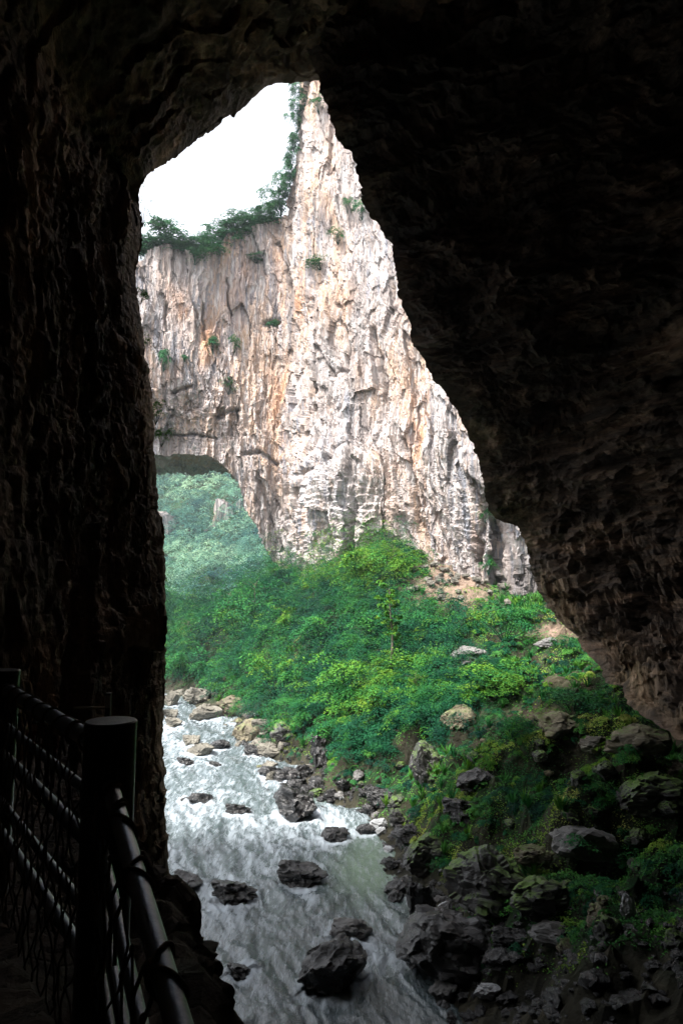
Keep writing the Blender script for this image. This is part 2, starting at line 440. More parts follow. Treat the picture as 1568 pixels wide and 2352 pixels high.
pu, pv = proj(np.stack([GX, GY, TZ], -1))
scree = np.zeros_like(TZ)
for cx, cy, rx, ry, s in [(1020, 1335, 85, 48, 1.0), (1075, 1340, 55, 60, 1.0), (1280, 1450, 60, 20, 0.9), (1070, 1510, 45, 28, 0.8), (1500, 1700, 90, 30, 0.5), (1250, 1640, 90, 18, 0.45), (1300, 1560, 60, 20, 0.3), (960, 1390, 40, 20, 0.5)]:
    d = ((pu - cx) / rx) ** 2 + ((pv - cy) / ry) ** 2
    scree = np.maximum(scree, s * np.exp(-d ** 1.5))
scree = np.clip(scree + 0.3 * fbm(P3 * 0.5, 3) * (scree > 0.1), 0, 1)
veg = smooth01(0.8, 3.2, TZ + fbm(P3 * 0.2, 3))
veg *= np.where(GY < 95, smooth01(2290, 2120, pv), 1)
scree *= smooth01(2150, 1900, pv)
me = mesh_np('ground', np.stack([GX, GY, TZ], -1).reshape(-1, 3), grid_faces(*GX.shape), M_ground, False, {'scree': scree, 'veg': veg})
tag(link('ground', me), kind='structure')

# ------------------------------------------------------------------ boulders
def rock_mesh(seed, mat, facets=14, rough=0.10, sub=5, flat=1.0):
    r = np.random.default_rng(seed)
    bm_v = ico(sub)
    D = bm_v[0].copy()
    nrm = r.normal(size=(facets, 3)); nrm /= np.linalg.norm(nrm, axis=1)[:, None]
    h = r.uniform(0.62, 1.0, facets)
    dots = D @ nrm.T
    rad = np.where(dots > 0.05, h[None] / np.maximum(dots, 0.05), 9).min(1)
    rad = np.minimum(rad, 1.25)
    V = D * rad[:, None]
    V = V + D * (fbm(V * 1.3 + seed * 3.1, 3) * 0.10)[:, None]
    f1, f2, c, fc_ = cells(V * 2.4 + seed, True)
    V = V + D * ((c - 0.5) * rough * 1.3 + fc_ * rough * 1.6 + ridged(V * 3.2 + seed, 4) * rough * 0.28)[:, None]
    V[:, 2] *= flat
    lo = V.min(0); hi = V.max(0)
    V = (V - (lo + hi) / 2) / (hi - lo)          # unit box, centred
    V[:, 2] += 0.5
    return mesh_np('boulder', V, bm_v[1], mat, False)
_ic = {}
def ico(sub):
    if sub in _ic: return _ic[sub]
    import bmesh
    bm = bmesh.new(); bmesh.ops.create_icosphere(bm, subdivisions=sub, radius=1)
    V = np.array([v.co[:] for v in bm.verts]); Fc = np.array([[v.index for v in f.verts] for f in bm.faces]); bm.free()
    _ic[sub] = (V, Fc); return _ic[sub]
MATS = {'D': M_dark, 'T': M_tan, 'M': M_mossy, 'Y': M_mosst, 'G': M_grey, 'P': M_pale}
protos = {}
for kx, key in enumerate(MATS):
    protos[key] = [rock_mesh(10 + kx * 7 + s, MATS[key], 16 + s * 5, 0.08 + 0.02 * (s % 3), 5 if key in 'DMTY' else 4) for s in range(5)]
boulder_pos = []
def boulder(dx, dy, w, h, key, var, label, group=None, rz=None, sink=0.12, depthf=0.85, lift=0.0, tilt=0.0):
    p = hit(dx, dy)
    d = math.sqrt(p[0] ** 2 + p[1] ** 2 + (p[2] - CAMZ) ** 2)
    Wd = w / F * d; Hd = h / F * d * 1.0
    down = math.atan2(CAMZ - p[2], p[1])
    Hd = max(0.5 * Wd, (Hd - Wd * depthf * math.sin(down)) / max(0.5, math.cos(down))) if Hd < Wd * 1.3 else Hd
    Hd /= (1 - sink)
    o = link('boulder', protos[key][var % 5])
    o.scale = (Wd * 1.16, Wd * depthf, Hd * 1.08)
    o.rotation_euler = (R(tilt), 0, R(rz if rz is not None else random.uniform(-25, 25)))
    dirn = np.array([p[0], p[1]]) / np.hypot(p[0], p[1])
    o.location = (p[0] + dirn[0] * Wd * depthf * 0.4, p[1] + dirn[1] * Wd * depthf * 0.4, p[2] - Hd * sink + lift)
    tag(o, label, 'boulder', group)
    boulder_pos.append((o.location.x, o.location.y, Wd / 2))
    return o
BL = [
 (679, 1890, 104, 86, 'D', 0, 'big black boulder in mid river, flat topped and largest in the rapids'),
 (693, 2046, 90, 64, 'D', 1, 'black jagged boulder in the river straight below the big flat topped one'),
 (536, 2092, 84, 52, 'D', 2, 'low black pyramid boulder in the near river, close to the cave wall'),
 (766, 2306, 126, 128, 'D', 3, 'square black block standing in the nearest part of the river'),
 (806, 2174, 76, 48, 'G', 4, 'reddish grey slab rising from the river just above the square black block'),
 (432, 2052, 60, 46, 'D', 1, 'dark wet boulder touching the foot of the left cave wall'),
 (770, 1943, 54, 24, 'D', 4, 'low dark brick-shaped rock at the head of the white cascade'),
 (546, 1882, 50, 26, 'D', 2, 'low dark rock awash in foam left of the big black boulder'),
 (460, 1852, 46, 26, 'D', 0, 'rounded dark rock with a smaller stone beside it in mid rapids'),
 (424, 1846, 20, 12, 'D', 3, 'small dark stone beside the rounded rock in mid rapids'),
 (425, 1763, 34, 20, 'D', 2, 'grey rock low in the foam near the cave wall'),
 (493, 1766, 24, 18, 'D', 1, 'small rounded rock alone in the upper rapids'),
 (460, 1740, 52, 34, 'T', 0, 'tan boulder in the upper rapids with a dark wet base'),
 (437, 1714, 38, 24, 'T', 1, 'smooth pale boulder just behind the tan boulder in the rapids'),
 (503, 1727, 42, 17, 'D', 3, 'flat dark rock right of the tan boulder in the rapids'),
 (402, 1672, 36, 22, 'T', 2, 'pale rock at the wall side of the upper rapids'),
 (472, 1657, 64, 24, 'T', 3, 'long low pale rock across the top of the rapids'),
 (540, 1650, 74, 54, 'Y', 0, 'large mossy boulder at the head of the far bank'),
 (455, 1617, 56, 38, 'T', 4, 'large pale boulder where the river disappears upstream'),
 (392, 1625, 34, 38, 'T', 0, 'rounded pale boulder against the cave wall edge far upstream'),
 (390, 1652, 30, 22, 'T', 1, 'low pale boulder below the rounded one at the wall edge'),
 (568, 1708, 58, 52, 'Y', 1, 'green stained boulder jutting into the upper river'),
 (612, 1692, 58, 40, 'T', 2, 'tan boulder wedged between two mossy ones on the upper bank'),
 (655, 1708, 54, 48, 'M', 3, 'dark mossy boulder on the upper bank below the bushes'),
 (586, 1740, 46, 26, 'D', 1, 'low dark rock at the waterline of the upper bank'),
 (628, 1744, 44, 28, 'T', 3, 'low tan rock beside the dark waterline rock'),
 (736, 1766, 44, 64, 'D', 2, 'upright black boulder standing on the bank below the bushes'),
 (622, 1792, 50, 28, 'D', 0, 'black rock at the tip of the stony spit'),
 (664, 1796, 46, 30, 'D', 4, 'black rock in the middle of the stony spit'),
 (700, 1790, 36, 34, 'D', 2, 'black rock at the root of the stony spit'),
 (878, 1852, 62, 46, 'D', 1, 'large wet grey-black boulder beside the still pool'),
 (914, 1906, 38, 44, 'M', 4, 'bright yellow-green mossy boulder at the bank edge'),
 (868, 1908, 36, 22, 'P', 1, 'flat pale green stone beside the yellow-green mossy boulder'),
 (840, 1925, 44, 30, 'D', 3, 'wet black rock at the edge of the cascade'),
 (1092, 1826, 84, 62, 'D', 3, 'dark triangular boulder standing in the ground cover'),
 (978, 1812, 62, 84, 'M', 0, 'tall dark boulder with a mossy back above the pool'),
 (1068, 1904, 88, 44, 'D', 2, 'long dark boulder half buried in low green plants'),
 (980, 2014, 88, 88, 'M', 1, 'big black boulder with a tan mossy top at the waterline'),
 (935, 1945, 60, 34, 'D', 0, 'wet black ledge rock where the green pool meets the bank'),
 (1122, 2120, 150, 156, 'M', 2, 'huge black boulder draped with bright green moss'),
 (1228, 2012, 84, 66, 'Y', 3, 'lichen covered boulder behind the huge mossy one'),
 (1345, 2020, 118, 112, 'G', 0, 'big leaning grey slab on the near bank'),
 (1282, 1716, 104, 64, 'Y', 2, 'tan square-cut boulder on the ridge above a dark hollow'),
 (1368, 1740, 66, 40, 'T', 4, 'small tan crag right of the square-cut boulder'),
 (1466, 1756, 116, 72, 'Y', 4, 'broad overhanging boulder near the foot of the dark wall'),
 (1054, 1680, 72, 56, 'Y', 1, 'slanted mossy tan slab in the middle of the slope'),
 (1076, 1538, 70, 48, 'G', 2, 'grey rock face showing through the upper bushes'),
 (1254, 1492, 46, 26, 'G', 1, 'flat brown boulder on the pale ledge by the dark wall'),
 (972, 2152, 60, 88, 'D', 2, 'upright wet black rock between river and inlet'),
 (1024, 2285, 178, 166, 'D', 4, 'largest nearest black boulder on the right bank of the river'),
 (1246, 2130, 130, 96, 'M', 4, 'boulder capped with yellow-green moss on the near bank'),
 (1180, 2196, 76, 52, 'D', 1, 'wet black boulder right of the largest one'),
 (1270, 2200, 80, 62, 'G', 3, 'pale backed grey boulder on the near bank'),
 (1150, 2240, 66, 46, 'D', 3, 'shiny black boulder low on the near bank'),
 (1442, 2118, 26, 44, 'P', 0, 'upright whitish stone among dark cobbles on the near bank'),
 (1390, 2095, 34, 28, 'Y', 3, 'green stone beside the upright whitish one'),
 (1120, 2310, 44, 36, 'P', 2, 'pale cobble beside the largest black boulder'),
 (895, 2000, 34, 20, 'D', 0, 'small black rock at the waterline of the green pool'),
 (918, 2068, 60, 26, 'D', 3, 'low wet rock in the shallow inlet'),
 (1005, 2072, 26, 26, 'D', 1, 'black stone standing in the shallow inlet'),
 (552, 2262, 50, 22, 'D', 2, 'low black rock near the rail side of the nearest water'),
 (1500, 1880, 130, 66, 'M', 1, 'broad dark boulder under a mossy brow at the foot of the dark wall'),
]
for i, b in enumerate(BL):
    boulder(b[0], b[1], b[2], b[3], b[4], b[5], b[6], None, rz=(i * 37) % 60 - 30)

# scattered small ones along the bank
bankW = np.array([p0(x, y, 0.15)[:2] for x, y in bank])
bpath = interp_poly(bankW, 400)
n_s = 0; tries = 0
while n_s < 225 and tries < 4000:
    tries += 1
    q = bpath[random.randrange(400)]
    if q[1] > 110 and random.random() < 0.35: continue
    off = random.gauss(1.0, 1.0) if random.random() < 0.75 else random.uniform(0, 9)
    x = q[0] + off * 1.1 + random.gauss(0, .5); y = q[1] + random.gauss(0, 1.2)
    if y < 34: continue
    z = float(max(terr(x, y), -0.1))
    if z > 2.6: continue
    s = random.choice([0.35, 0.45, 0.6, 0.8, 1.1, 1.5]) * (0.8 + y / 160) * (1.0 if y < 90 else 1.25)
    far = y > 92
    key = random.choice('TTTYD') if far else random.choice('DDDDDMGD')
    if not far and random.random() < 0.05: key = 'P'; s *= 0.6
    o = link('stone', protos[key][random.randrange(5)])
    o.scale = (s, s * random.uniform(.7, 1.1), s * random.uniform(.45, .8)); o.rotation_euler = (random.uniform(-.3, .3), random.uniform(-.3, .3), random.uniform(0, 6.28))
    o.location = (x, y, z - 0.15 * s)
    lab = {'T': 'small dry tan stone on the upstream bank', 'Y': 'small moss stained tan stone on the upstream bank', 'D': 'small wet black stone on the river bank',
           'M': 'small black stone with moss on the river bank', 'G': 'small grey stone on the river bank', 'P': 'small pale cobble among black stones'}[key]
    tag(o, lab, 'stone', {'T': 'dry tan stones upstream', 'Y': 'moss stained stones upstream', 'D': 'wet black stones along the bank', 'M': 'mossy black stones along the bank', 'G': 'grey stones along the bank', 'P': 'pale cobbles among black stones'}[key])
    n_s += 1
# stones and rocks scattered over the slope
for k in range(34):
    dx = random.uniform(820, 1560); dy = random.uniform(1690, 2200)
    if dy > 2250 or dx < 700 + (dy - 1600) * 0.45: continue
    p = hit(dx, dy)
    if p[2] < 0.6: continue
    s = random.uniform(0.7, 1.9)
    key = random.choice('MMMYY')
    o = link('stone', protos[key][random.randrange(5)])
    o.scale = (s, s, s * random.uniform(.6, .9)); o.rotation_euler = (random.uniform(-.4, .4), random.uniform(-.4, .4), random.uniform(0, 6.28))
    o.location = (p[0], p[1], p[2] - 0.2 * s)
    tag(o, 'rock showing through the ground cover of the lower slope', 'stone', 'rocks scattered over the lower slope')
for k in range(60):
    dx = random.gauss(1045, 62); dy = random.gauss(1340, 30)
    p = hit(dx, dy)
    s = random.uniform(0.5, 1.7)
    o = link('stone', protos['T'][random.randrange(5)])
    o.scale = (s * 1.2, s, s * random.uniform(.6, .9)); o.rotation_euler = (random.uniform(-.4, .4), random.uniform(-.4, .4), random.uniform(0, 6.28))
    o.location = (p[0], p[1], p[2] + 0.05 * s)
    tag(o, 'angular reddish tan block on the scree below the cliff', 'stone', 'blocks of the scree below the cliff')

gb = Bag(); iv, if_ = ico(1); gr = np.random.default_rng(5)
gq = []
for _ in range(9000):
    y_ = 33 + 75 * gr.uniform() ** 1.3; x_ = gr.uniform(-12, 45); gq.append((x_, y_))
gq = np.array(gq); gz = terr(gq[:, 0], gq[:, 1]); gu, gv = proj(np.stack([gq[:, 0], gq[:, 1], gz], -1))
okk = (gz > -.25) & ((gz < 2.6) | (gv > 2050)) & (gu < 1640) & (gr.uniform(size=len(gz)) < .8)
for (x_, y_), z_ in zip(gq[okk], gz[okk]):
    s_g = gr.uniform(.12, .5) * gr.uniform(.5, 1.3)
    V = iv * (1 + gr.normal(size=(len(iv), 1)) * .16) * np.array([1, gr.uniform(.6, 1), gr.uniform(.4, .8)]) * s_g
    a_ = gr.uniform(0, 6.3); V = np.c_[V[:, 0] * math.cos(a_) - V[:, 1] * math.sin(a_), V[:, 0] * math.sin(a_) + V[:, 1] * math.cos(a_), V[:, 2]]
    gb.add(V + [x_, y_, z_ + s_g * .15], if_)
tag(link('gravel', gb.mesh('gravel', M_dark)), 'wet gravel and cobbles, painted black for the cave shade, between the boulders of the bank', 'gravel', kind='stuff')  # near-black colour also paints the deep cave's shade onto the near bank

# ------------------------------------------------------------------ river
ea = np.linspace(-0.72, 0.50, 430); ee = -1.0 / np.r_[np.linspace(1.0, 1.62, 30)[:-1], 1 / np.linspace(1 / 1.62, 0.098, 560)]
AA, EE = np.meshgrid(ea, ee, indexing='ij')
YY = -CAMZ / EE; XX = AA * YY
P2 = np.stack([XX, YY, 0 * XX], -1)
c_, s_ = math.cos(R(18)), math.sin(R(18))
FL = np.stack([XX * c_ + YY * s_, (-XX * s_ + YY * c_) * 0.26, 0 * XX], -1)   # along-flow squeeze
warp = FL + 0.8 * np.stack([fbm(P2 * 0.15 + 5, 3), fbm(P2 * 0.15 + 9, 3), 0 * XX], -1)
wav = ridged(warp * 0.55, 5) * 0.30 + fbm(warp * 0.22, 3) * 0.3
fo = 0.30 + 0.22 * ridged(warp * 0.33 + 3, 4) - 0.10 + 0.30 * fbm(warp * 0.09 + 7, 3)
uu, vv = proj(P2)
fo += 0.16 * smooth01(1980, 1750, vv) - 0.11 - .07 * smooth01(1950, 2150, vv)
calm = np.exp(-((uu - 850) / 75) ** 2 - ((vv - 2000) / 65) ** 2) + np.exp(-((uu - 760) / 60) ** 2 - ((vv - 1826) / 16) ** 2) + np.exp(-((uu - 1020) / 60) ** 2 - ((vv - 2070) / 40) ** 2)
calm = np.clip(calm * 1.3, 0, 1)
fo -= 0.75 * calm
fo += 0.45 * np.exp(-((uu - 775) / 38) ** 2 - ((vv - 1905) / 35) ** 2)
fo += 0.35 * np.exp(-((uu - 880) / 90) ** 2 - ((vv - 2215) / 45) ** 2)
fo -= 0.40 * np.exp(-((uu - 930) / 130) ** 2 - ((vv - 2330) / 45) ** 2)
fl = np.array([0.33, -0.94])
for bx, by, br in boulder_pos:
    if terr(bx, by) > 0.3: continue
    rx = XX - bx; ry = YY - by
    al = rx * fl[0] + ry * fl[1]; ac = np.abs(rx * fl[1] - ry * fl[0])
    fo += 0.45 * np.exp(-(np.maximum(np.hypot(rx, ry) - br, 0) / (0.45)) ** 2)
    m = al > 0
    fo += 0.30 * m * np.exp(-(ac / (br * 0.9 + 0.2)) ** 2) * np.exp(-al / (br * 3.5 + 1))
    wav += 0.18 * np.exp(-(np.maximum(np.hypot(rx, ry) - br, 0) / 0.6) ** 2) * (al < 0)
wav = wav * (1 - 0.85 * calm)
me = mesh_np('river', np.stack([XX, YY, wav], -1).reshape(-1, 3), grid_faces(*XX.shape), M_water, True, {'foam': fo, 'calm': calm})
tag(link('river', me), kind='structure')

# ------------------------------------------------------------------ leaves
def leaves(cent, nrm, size, tone, jitter=0.7, asp=0.5, rg=rng):
    """one bent four-cornered leaf per centre"""
    n = len(cent)
    nn = nrm + rg.normal(size=(n, 3)) * jitter; nn /= np.linalg.norm(nn, axis=1, keepdims=True) + 1e-9
    t = np.cross(nn, rg.normal(size=(n, 3))); t /= np.linalg.norm(t, axis=1, keepdims=True) + 1e-9
    b = np.cross(nn, t)
    s = np.broadcast_to(size, (n,))[:, None] * rg.uniform(0.6, 1.25, (n, 1))
    V = np.stack([cent - t * s * .5, cent + b * s * asp * .5 + nn * s * .08, cent + t * s * .5 - nn * s * .12, cent - b * s * asp * .5 + nn * s * .08], 1).reshape(-1, 3)
    return V, np.arange(n * 4).reshape(n, 4), np.repeat(np.clip(tone, 0, 1), 4)

def mound_leaves(cx, cy, cz, r, hgt, n, size, tone, out, K=10, flat=.29):
    """each mound: K drooping leafy pads set round a dome, open shade between them"""
    m = len(cx); ks = n // K; idx = np.repeat(np.arange(m), K)
    d = rng.normal(size=(m * K, 3)); d[:, 2] = np.abs(d[:, 2]) * 1.1 - .05; d /= np.linalg.norm(d, axis=1, keepdims=True)
    pc = np.stack([cx[idx] + d[:, 0] * r[idx], cy[idx] + d[:, 1] * r[idx], cz[idx] + d[:, 2] * hgt[idx]], -1) * 1.0
    pr_ = r[idx] * rng.uniform(.6, 1.25, m * K) * flat * 1.25
    pt_ = tone[idx] + rng.normal(size=m * K) * .07 + .07 * d[:, 2]
    j = np.repeat(np.arange(m * K), ks)
    an = rng.uniform(0, 6.283, len(j)); rho = np.sqrt(rng.uniform(0, 1, len(j)))
    ox, oy = np.cos(an) * rho, np.sin(an) * rho
    dd = d[j]
    tz = -(dd[:, 0] * ox + dd[:, 1] * oy) * .75 - .45 * rho ** 2 + rng.normal(size=len(j)) * .10
    c = pc[j] + np.stack([ox, oy, tz], -1) * pr_[j][:, None]
    nn = np.stack([dd[:, 0] * .55 + ox * .45, dd[:, 1] * .55 + oy * .45, np.full(len(j), .85)], -1)
    sz = size[idx[j]] if not np.isscalar(size) else size
    V, Fc, T = leaves(c, nn, sz, pt_[j] + rng.normal(size=len(j)) * .04 - .05 * rho, 0.30)
    out.add(V, Fc, T)

HOL = [(1282, 1742, 70, 26), (1480, 1868, 75, 26), (1465, 1762, 55, 14), (1060, 1700, 30, 20), (960, 1700, 40, 16), (880, 1560, 30, 9), (1120, 2080, 80, 60), (1340, 1960, 60, 60)]
def hollow(u, v):
    k = np.zeros(u.shape)
    for cx, cy, rx, ry in HOL: k = np.maximum(k, np.exp(-((u - cx) / rx) ** 4 - ((v - cy) / ry) ** 4))
    return k
bag_dark, bag_dry = Bag(), Bag()
Nm = 12500
mx = rng.uniform(-75, 62, Nm); my = 40 + 195 * rng.uniform(0, 1, Nm) ** 1.15
mz = terr(mx, my)
u, v = proj(np.stack([mx, my, mz], -1))
sc_m = bil(scree, TX0, TY0, TS, mx, my)
dens = smooth01(1.2, 2.4, mz + 0.8 * fbm(np.stack([mx, my, 0 * mx], -1) * 0.2, 2)) * (sc_m < 0.35)
dens *= np.where(my < 90, smooth01(2270, 2080, v), 1) * (1 - .75 * smooth01(930, 990, u) * smooth01(1400, 1330, v) * smooth01(1200, 1150, u)) * (1 - hollow(u, v))
keep = (rng.uniform(size=Nm) < dens) & (u > 250) & (u < 1650) & (v > 1200)
mx, my, mz, u, v = mx[keep], my[keep], mz[keep], u[keep], v[keep]
lush = smooth01(1180, 1020, u) * smooth01(1760, 1640, v)           # tall lush bushes vs low creeping cover
pt = np.stack([mx, my, 0 * mx], -1)
tone = 0.20 + 0.60 * fbm(pt * 0.10 + 3, 3) + rng.normal(size=len(mx)) * 0.16
tone += 0.30 * smooth01(1385, 1330, v) * (u > 700) + 0.16 * smooth01(900, 1100, u) * smooth01(1500, 1560, v)
r = (0.75 + 1.25 * lush) * rng.uniform(0.6, 1.6, len(mx)) * (0.75 + my / 260)
hg = r * (0.55 + 0.75 * lush) * rng.uniform(0.8, 1.5, len(mx))
size = 0.085 + 0.0015 * my
bigm = rng.uniform(size=len(mx)) < .16 * lush
r = np.where(bigm, r * 1.5, r); topr = smooth01(880, 960, u) * smooth01(1440, 1380, v); hg = np.where(bigm, hg * 2.3, hg * .9) * (1 - .7 * topr); r = r * (1 - .45 * topr); tone = tone + .1 * bigm
low = (lush < 0.4) & (rng.uniform(size=len(mx)) < 0.38)
near = my < 100
for msk, bag, nn_ in ((near & ~low, bag_dark, 480), (~near & ~low, bag_dark, 340), (low, bag_dry, 380)):
    mound_leaves(mx[msk], my[msk], mz[msk] - 0.15, r[msk], hg[msk], nn_, size[msk], tone[msk], bag)
print('undergrowth leaves', bag_dark.n // 4, bag_dry.n // 4, 'mounds', len(mx))
# creeping carpet of small leaves
Nc = 260000
cx = rng.uniform(-30, 60, Nc); cy = 42 + 110 * rng.uniform(0, 1, Nc) ** 1.2; cz = terr(cx, cy)
cu, cv = proj(np.stack([cx, cy, cz], -1))
pp = np.stack([cx, cy, cz], -1)
cd = smooth01(0.6, 1.8, cz + 1.2 * fbm(pp * 0.25, 3)) * smooth01(2290, 2060, cv) * (0.35 + 1.3 * np.clip(fbm(pp * 0.3 + 4, 3) + 0.3, 0, 1)) * (1 - bil(scree, TX0, TY0, TS, cx, cy)) * (1 - 0.8 * hollow(cu, cv))
N2 = 190000
c2x = rng.uniform(6, 46, N2); c2y = rng.uniform(35, 72, N2); c2z = terr(c2x, c2y); q2 = np.stack([c2x, c2y, c2z], -1); u2, v2 = proj(q2)
k2 = (rng.uniform(size=N2) < smooth01(0.9, 2.0, c2z + .8 * fbm(q2 * .3, 3)) * smooth01(-.25, .15, fbm(q2 * .35 + 4, 3)) * (1 - .8 * hollow(u2, v2)) * smooth01(2290, 2100, v2)) & (u2 < 1640)
V, Fc, T = leaves(q2[k2] + [0, 0, .12] + rng.normal(size=(k2.sum(), 3)) * [.05, .05, .10], np.tile([0, -0.1, 1.0], (k2.sum(), 1)), 0.20, 0.52 + 0.7 * fbm(q2[k2] * 0.16 + 9, 3) + rng.normal(size=k2.sum()) * .05, 0.4)
bag_dry.add(V, Fc, T)
kk = (rng.uniform(size=Nc) < cd) & (cu > 600) & (cu < 1640)
V, Fc, T = leaves(pp[kk] + [0, 0, 0.10], np.tile([0, -0.2, 1.0], (kk.sum(), 1)), 0.09 + 0.0016 * cy[kk], 0.36 + 0.55 * fbm(pp[kk] * 0.16, 3) + rng.normal(size=kk.sum()) * .04, 0.5)
bag_dry.add(V, Fc, T)
Nt = 1600
tx = rng.uniform(-40, 48, Nt); ty = 46 + 110 * rng.uniform(0, 1, Nt); tz_ = terr(tx, ty); tu, tv = proj(np.stack([tx, ty, tz_], -1))
tk = (tz_ > 1.6) & (tu > 500) & (tu < 1600) & (fbm(np.stack([tx, ty, tz_], -1) * .12 + 60, 2) > .02) & (bil(scree, TX0, TY0, TS, tx, ty) < .4) & (tv < 2080)
tx, ty, tz_ = tx[tk], ty[tk], tz_[tk]
nb_f = 26; ti = np.repeat(np.arange(len(tx)), nb_f); an = rng.uniform(0, 6.283, len(ti)); hh_ = rng.uniform(.5, 1.25, len(ti)) * (.8 + ty[ti] / 120); sp_ = rng.uniform(.15, .75, len(ti)) * hh_
b0 = np.stack([tx[ti], ty[ti], tz_[ti] + .1], -1); tip = b0 + np.stack([np.cos(an) * sp_, np.sin(an) * sp_, hh_ * (1 - .35 * sp_ / hh_)], -1)
mid_ = (b0 * .45 + tip * .55) + np.array([0, 0, .12]) ; sd = np.stack([-np.sin(an), np.cos(an), 0 * an], -1) * (.018 + .0006 * ty[ti])[:, None]
Vt_ = np.stack([b0, mid_ + sd, tip, mid_ - sd], 1).reshape(-1, 3)
bag_dark.add(Vt_, np.arange(len(Vt_)).reshape(-1, 4), np.repeat(np.clip(.62 + .12 * rng.normal(size=len(tx)), 0, 1)[ti], 4))
tag(link('undergrowth', bag_dark.mesh('undergrowth', M_leaf, False, 'tone')), 'lush green undergrowth covering the slope from the cliff foot to the river', 'undergrowth', kind='stuff')
tag(link('moss_undergrowth', bag_dry.mesh('moss_undergrowth', M_leafdry, False, 'tone')), 'low olive moss and creeping plants over the near slope', 'ground cover', kind='stuff')

# bush prototypes (leaf shells + inner stems), copied
def bush_mesh(seed, mat, n=1500, size=0.07, blobs=7, tall=1.0, mean=0.5, spread=1.0):
    rg = np.random.default_rng(seed); bag = Bag()
    bc = np.stack([rg.normal(0, .33, blobs) * spread, rg.normal(0, .33, blobs) * spread, rg.uniform(.25, .8, blobs) * tall], -1)
    br = rg.uniform(.22, .42, blobs)
    for c, rr in zip(bc, br):
        kq = 5; k = n // (blobs * kq)
        for _ in range(kq):
            d = rg.normal(size=3); d[2] = abs(d[2]) + .1; d /= np.linalg.norm(d)
            an = rg.uniform(0, 6.283, k); rho = np.sqrt(rg.uniform(0, 1, k)); ox, oy = np.cos(an) * rho, np.sin(an) * rho
            tz = -(d[0] * ox + d[1] * oy) * .7 - .4 * rho ** 2 + rg.normal(size=k) * .12
            q = c + d * rr * .8 + np.stack([ox, oy, tz], -1) * rr * rg.uniform(.5, .85)
            V, Fc, T = leaves(q, np.stack([d[0] * .5 + ox * .4, d[1] * .5 + oy * .4, np.full(k, .85)], -1), size, mean + rg.normal() * .09 + rg.normal(size=k) * .04, .35, .5, rg)
            bag.add(V, Fc, T)
        V, Fc = tube_arrays([[0, 0, -.1], c * .5 + [0.02, 0, 0], c], [.018, .012, .005], 4)
        bag.add(V, Fc, 0.0)
    return bag.mesh('shrub', mat, False, 'tone')
B_green = [bush_mesh(30 + i, M_leaf, 1500, .075, 8, 1.0, .45) for i in range(4)]
B_bright = [bush_mesh(40 + i, M_leaf, 1500, .075, 9, 1.1, .70) for i in range(3)]
B_rim = [bush_mesh(50 + i, M_leafrim, 3000, .08, 12, 1.0, .5) for i in range(4)]
B_thin = [bush_mesh(60 + i, M_leafrim, 420, .07, 9, 1.3, .6, 1.3) for i in range(3)]

def shrub(name, me, loc, w, h, label, cat='shrub', group=None, rz=None, rx=0.0):
    o = link(name, me); o.location = loc; o.scale = (w, w, h); o.rotation_euler = (rx, 0, random.uniform(0, 6.28) if rz is None else rz)
    return tag(o, label, cat, group)

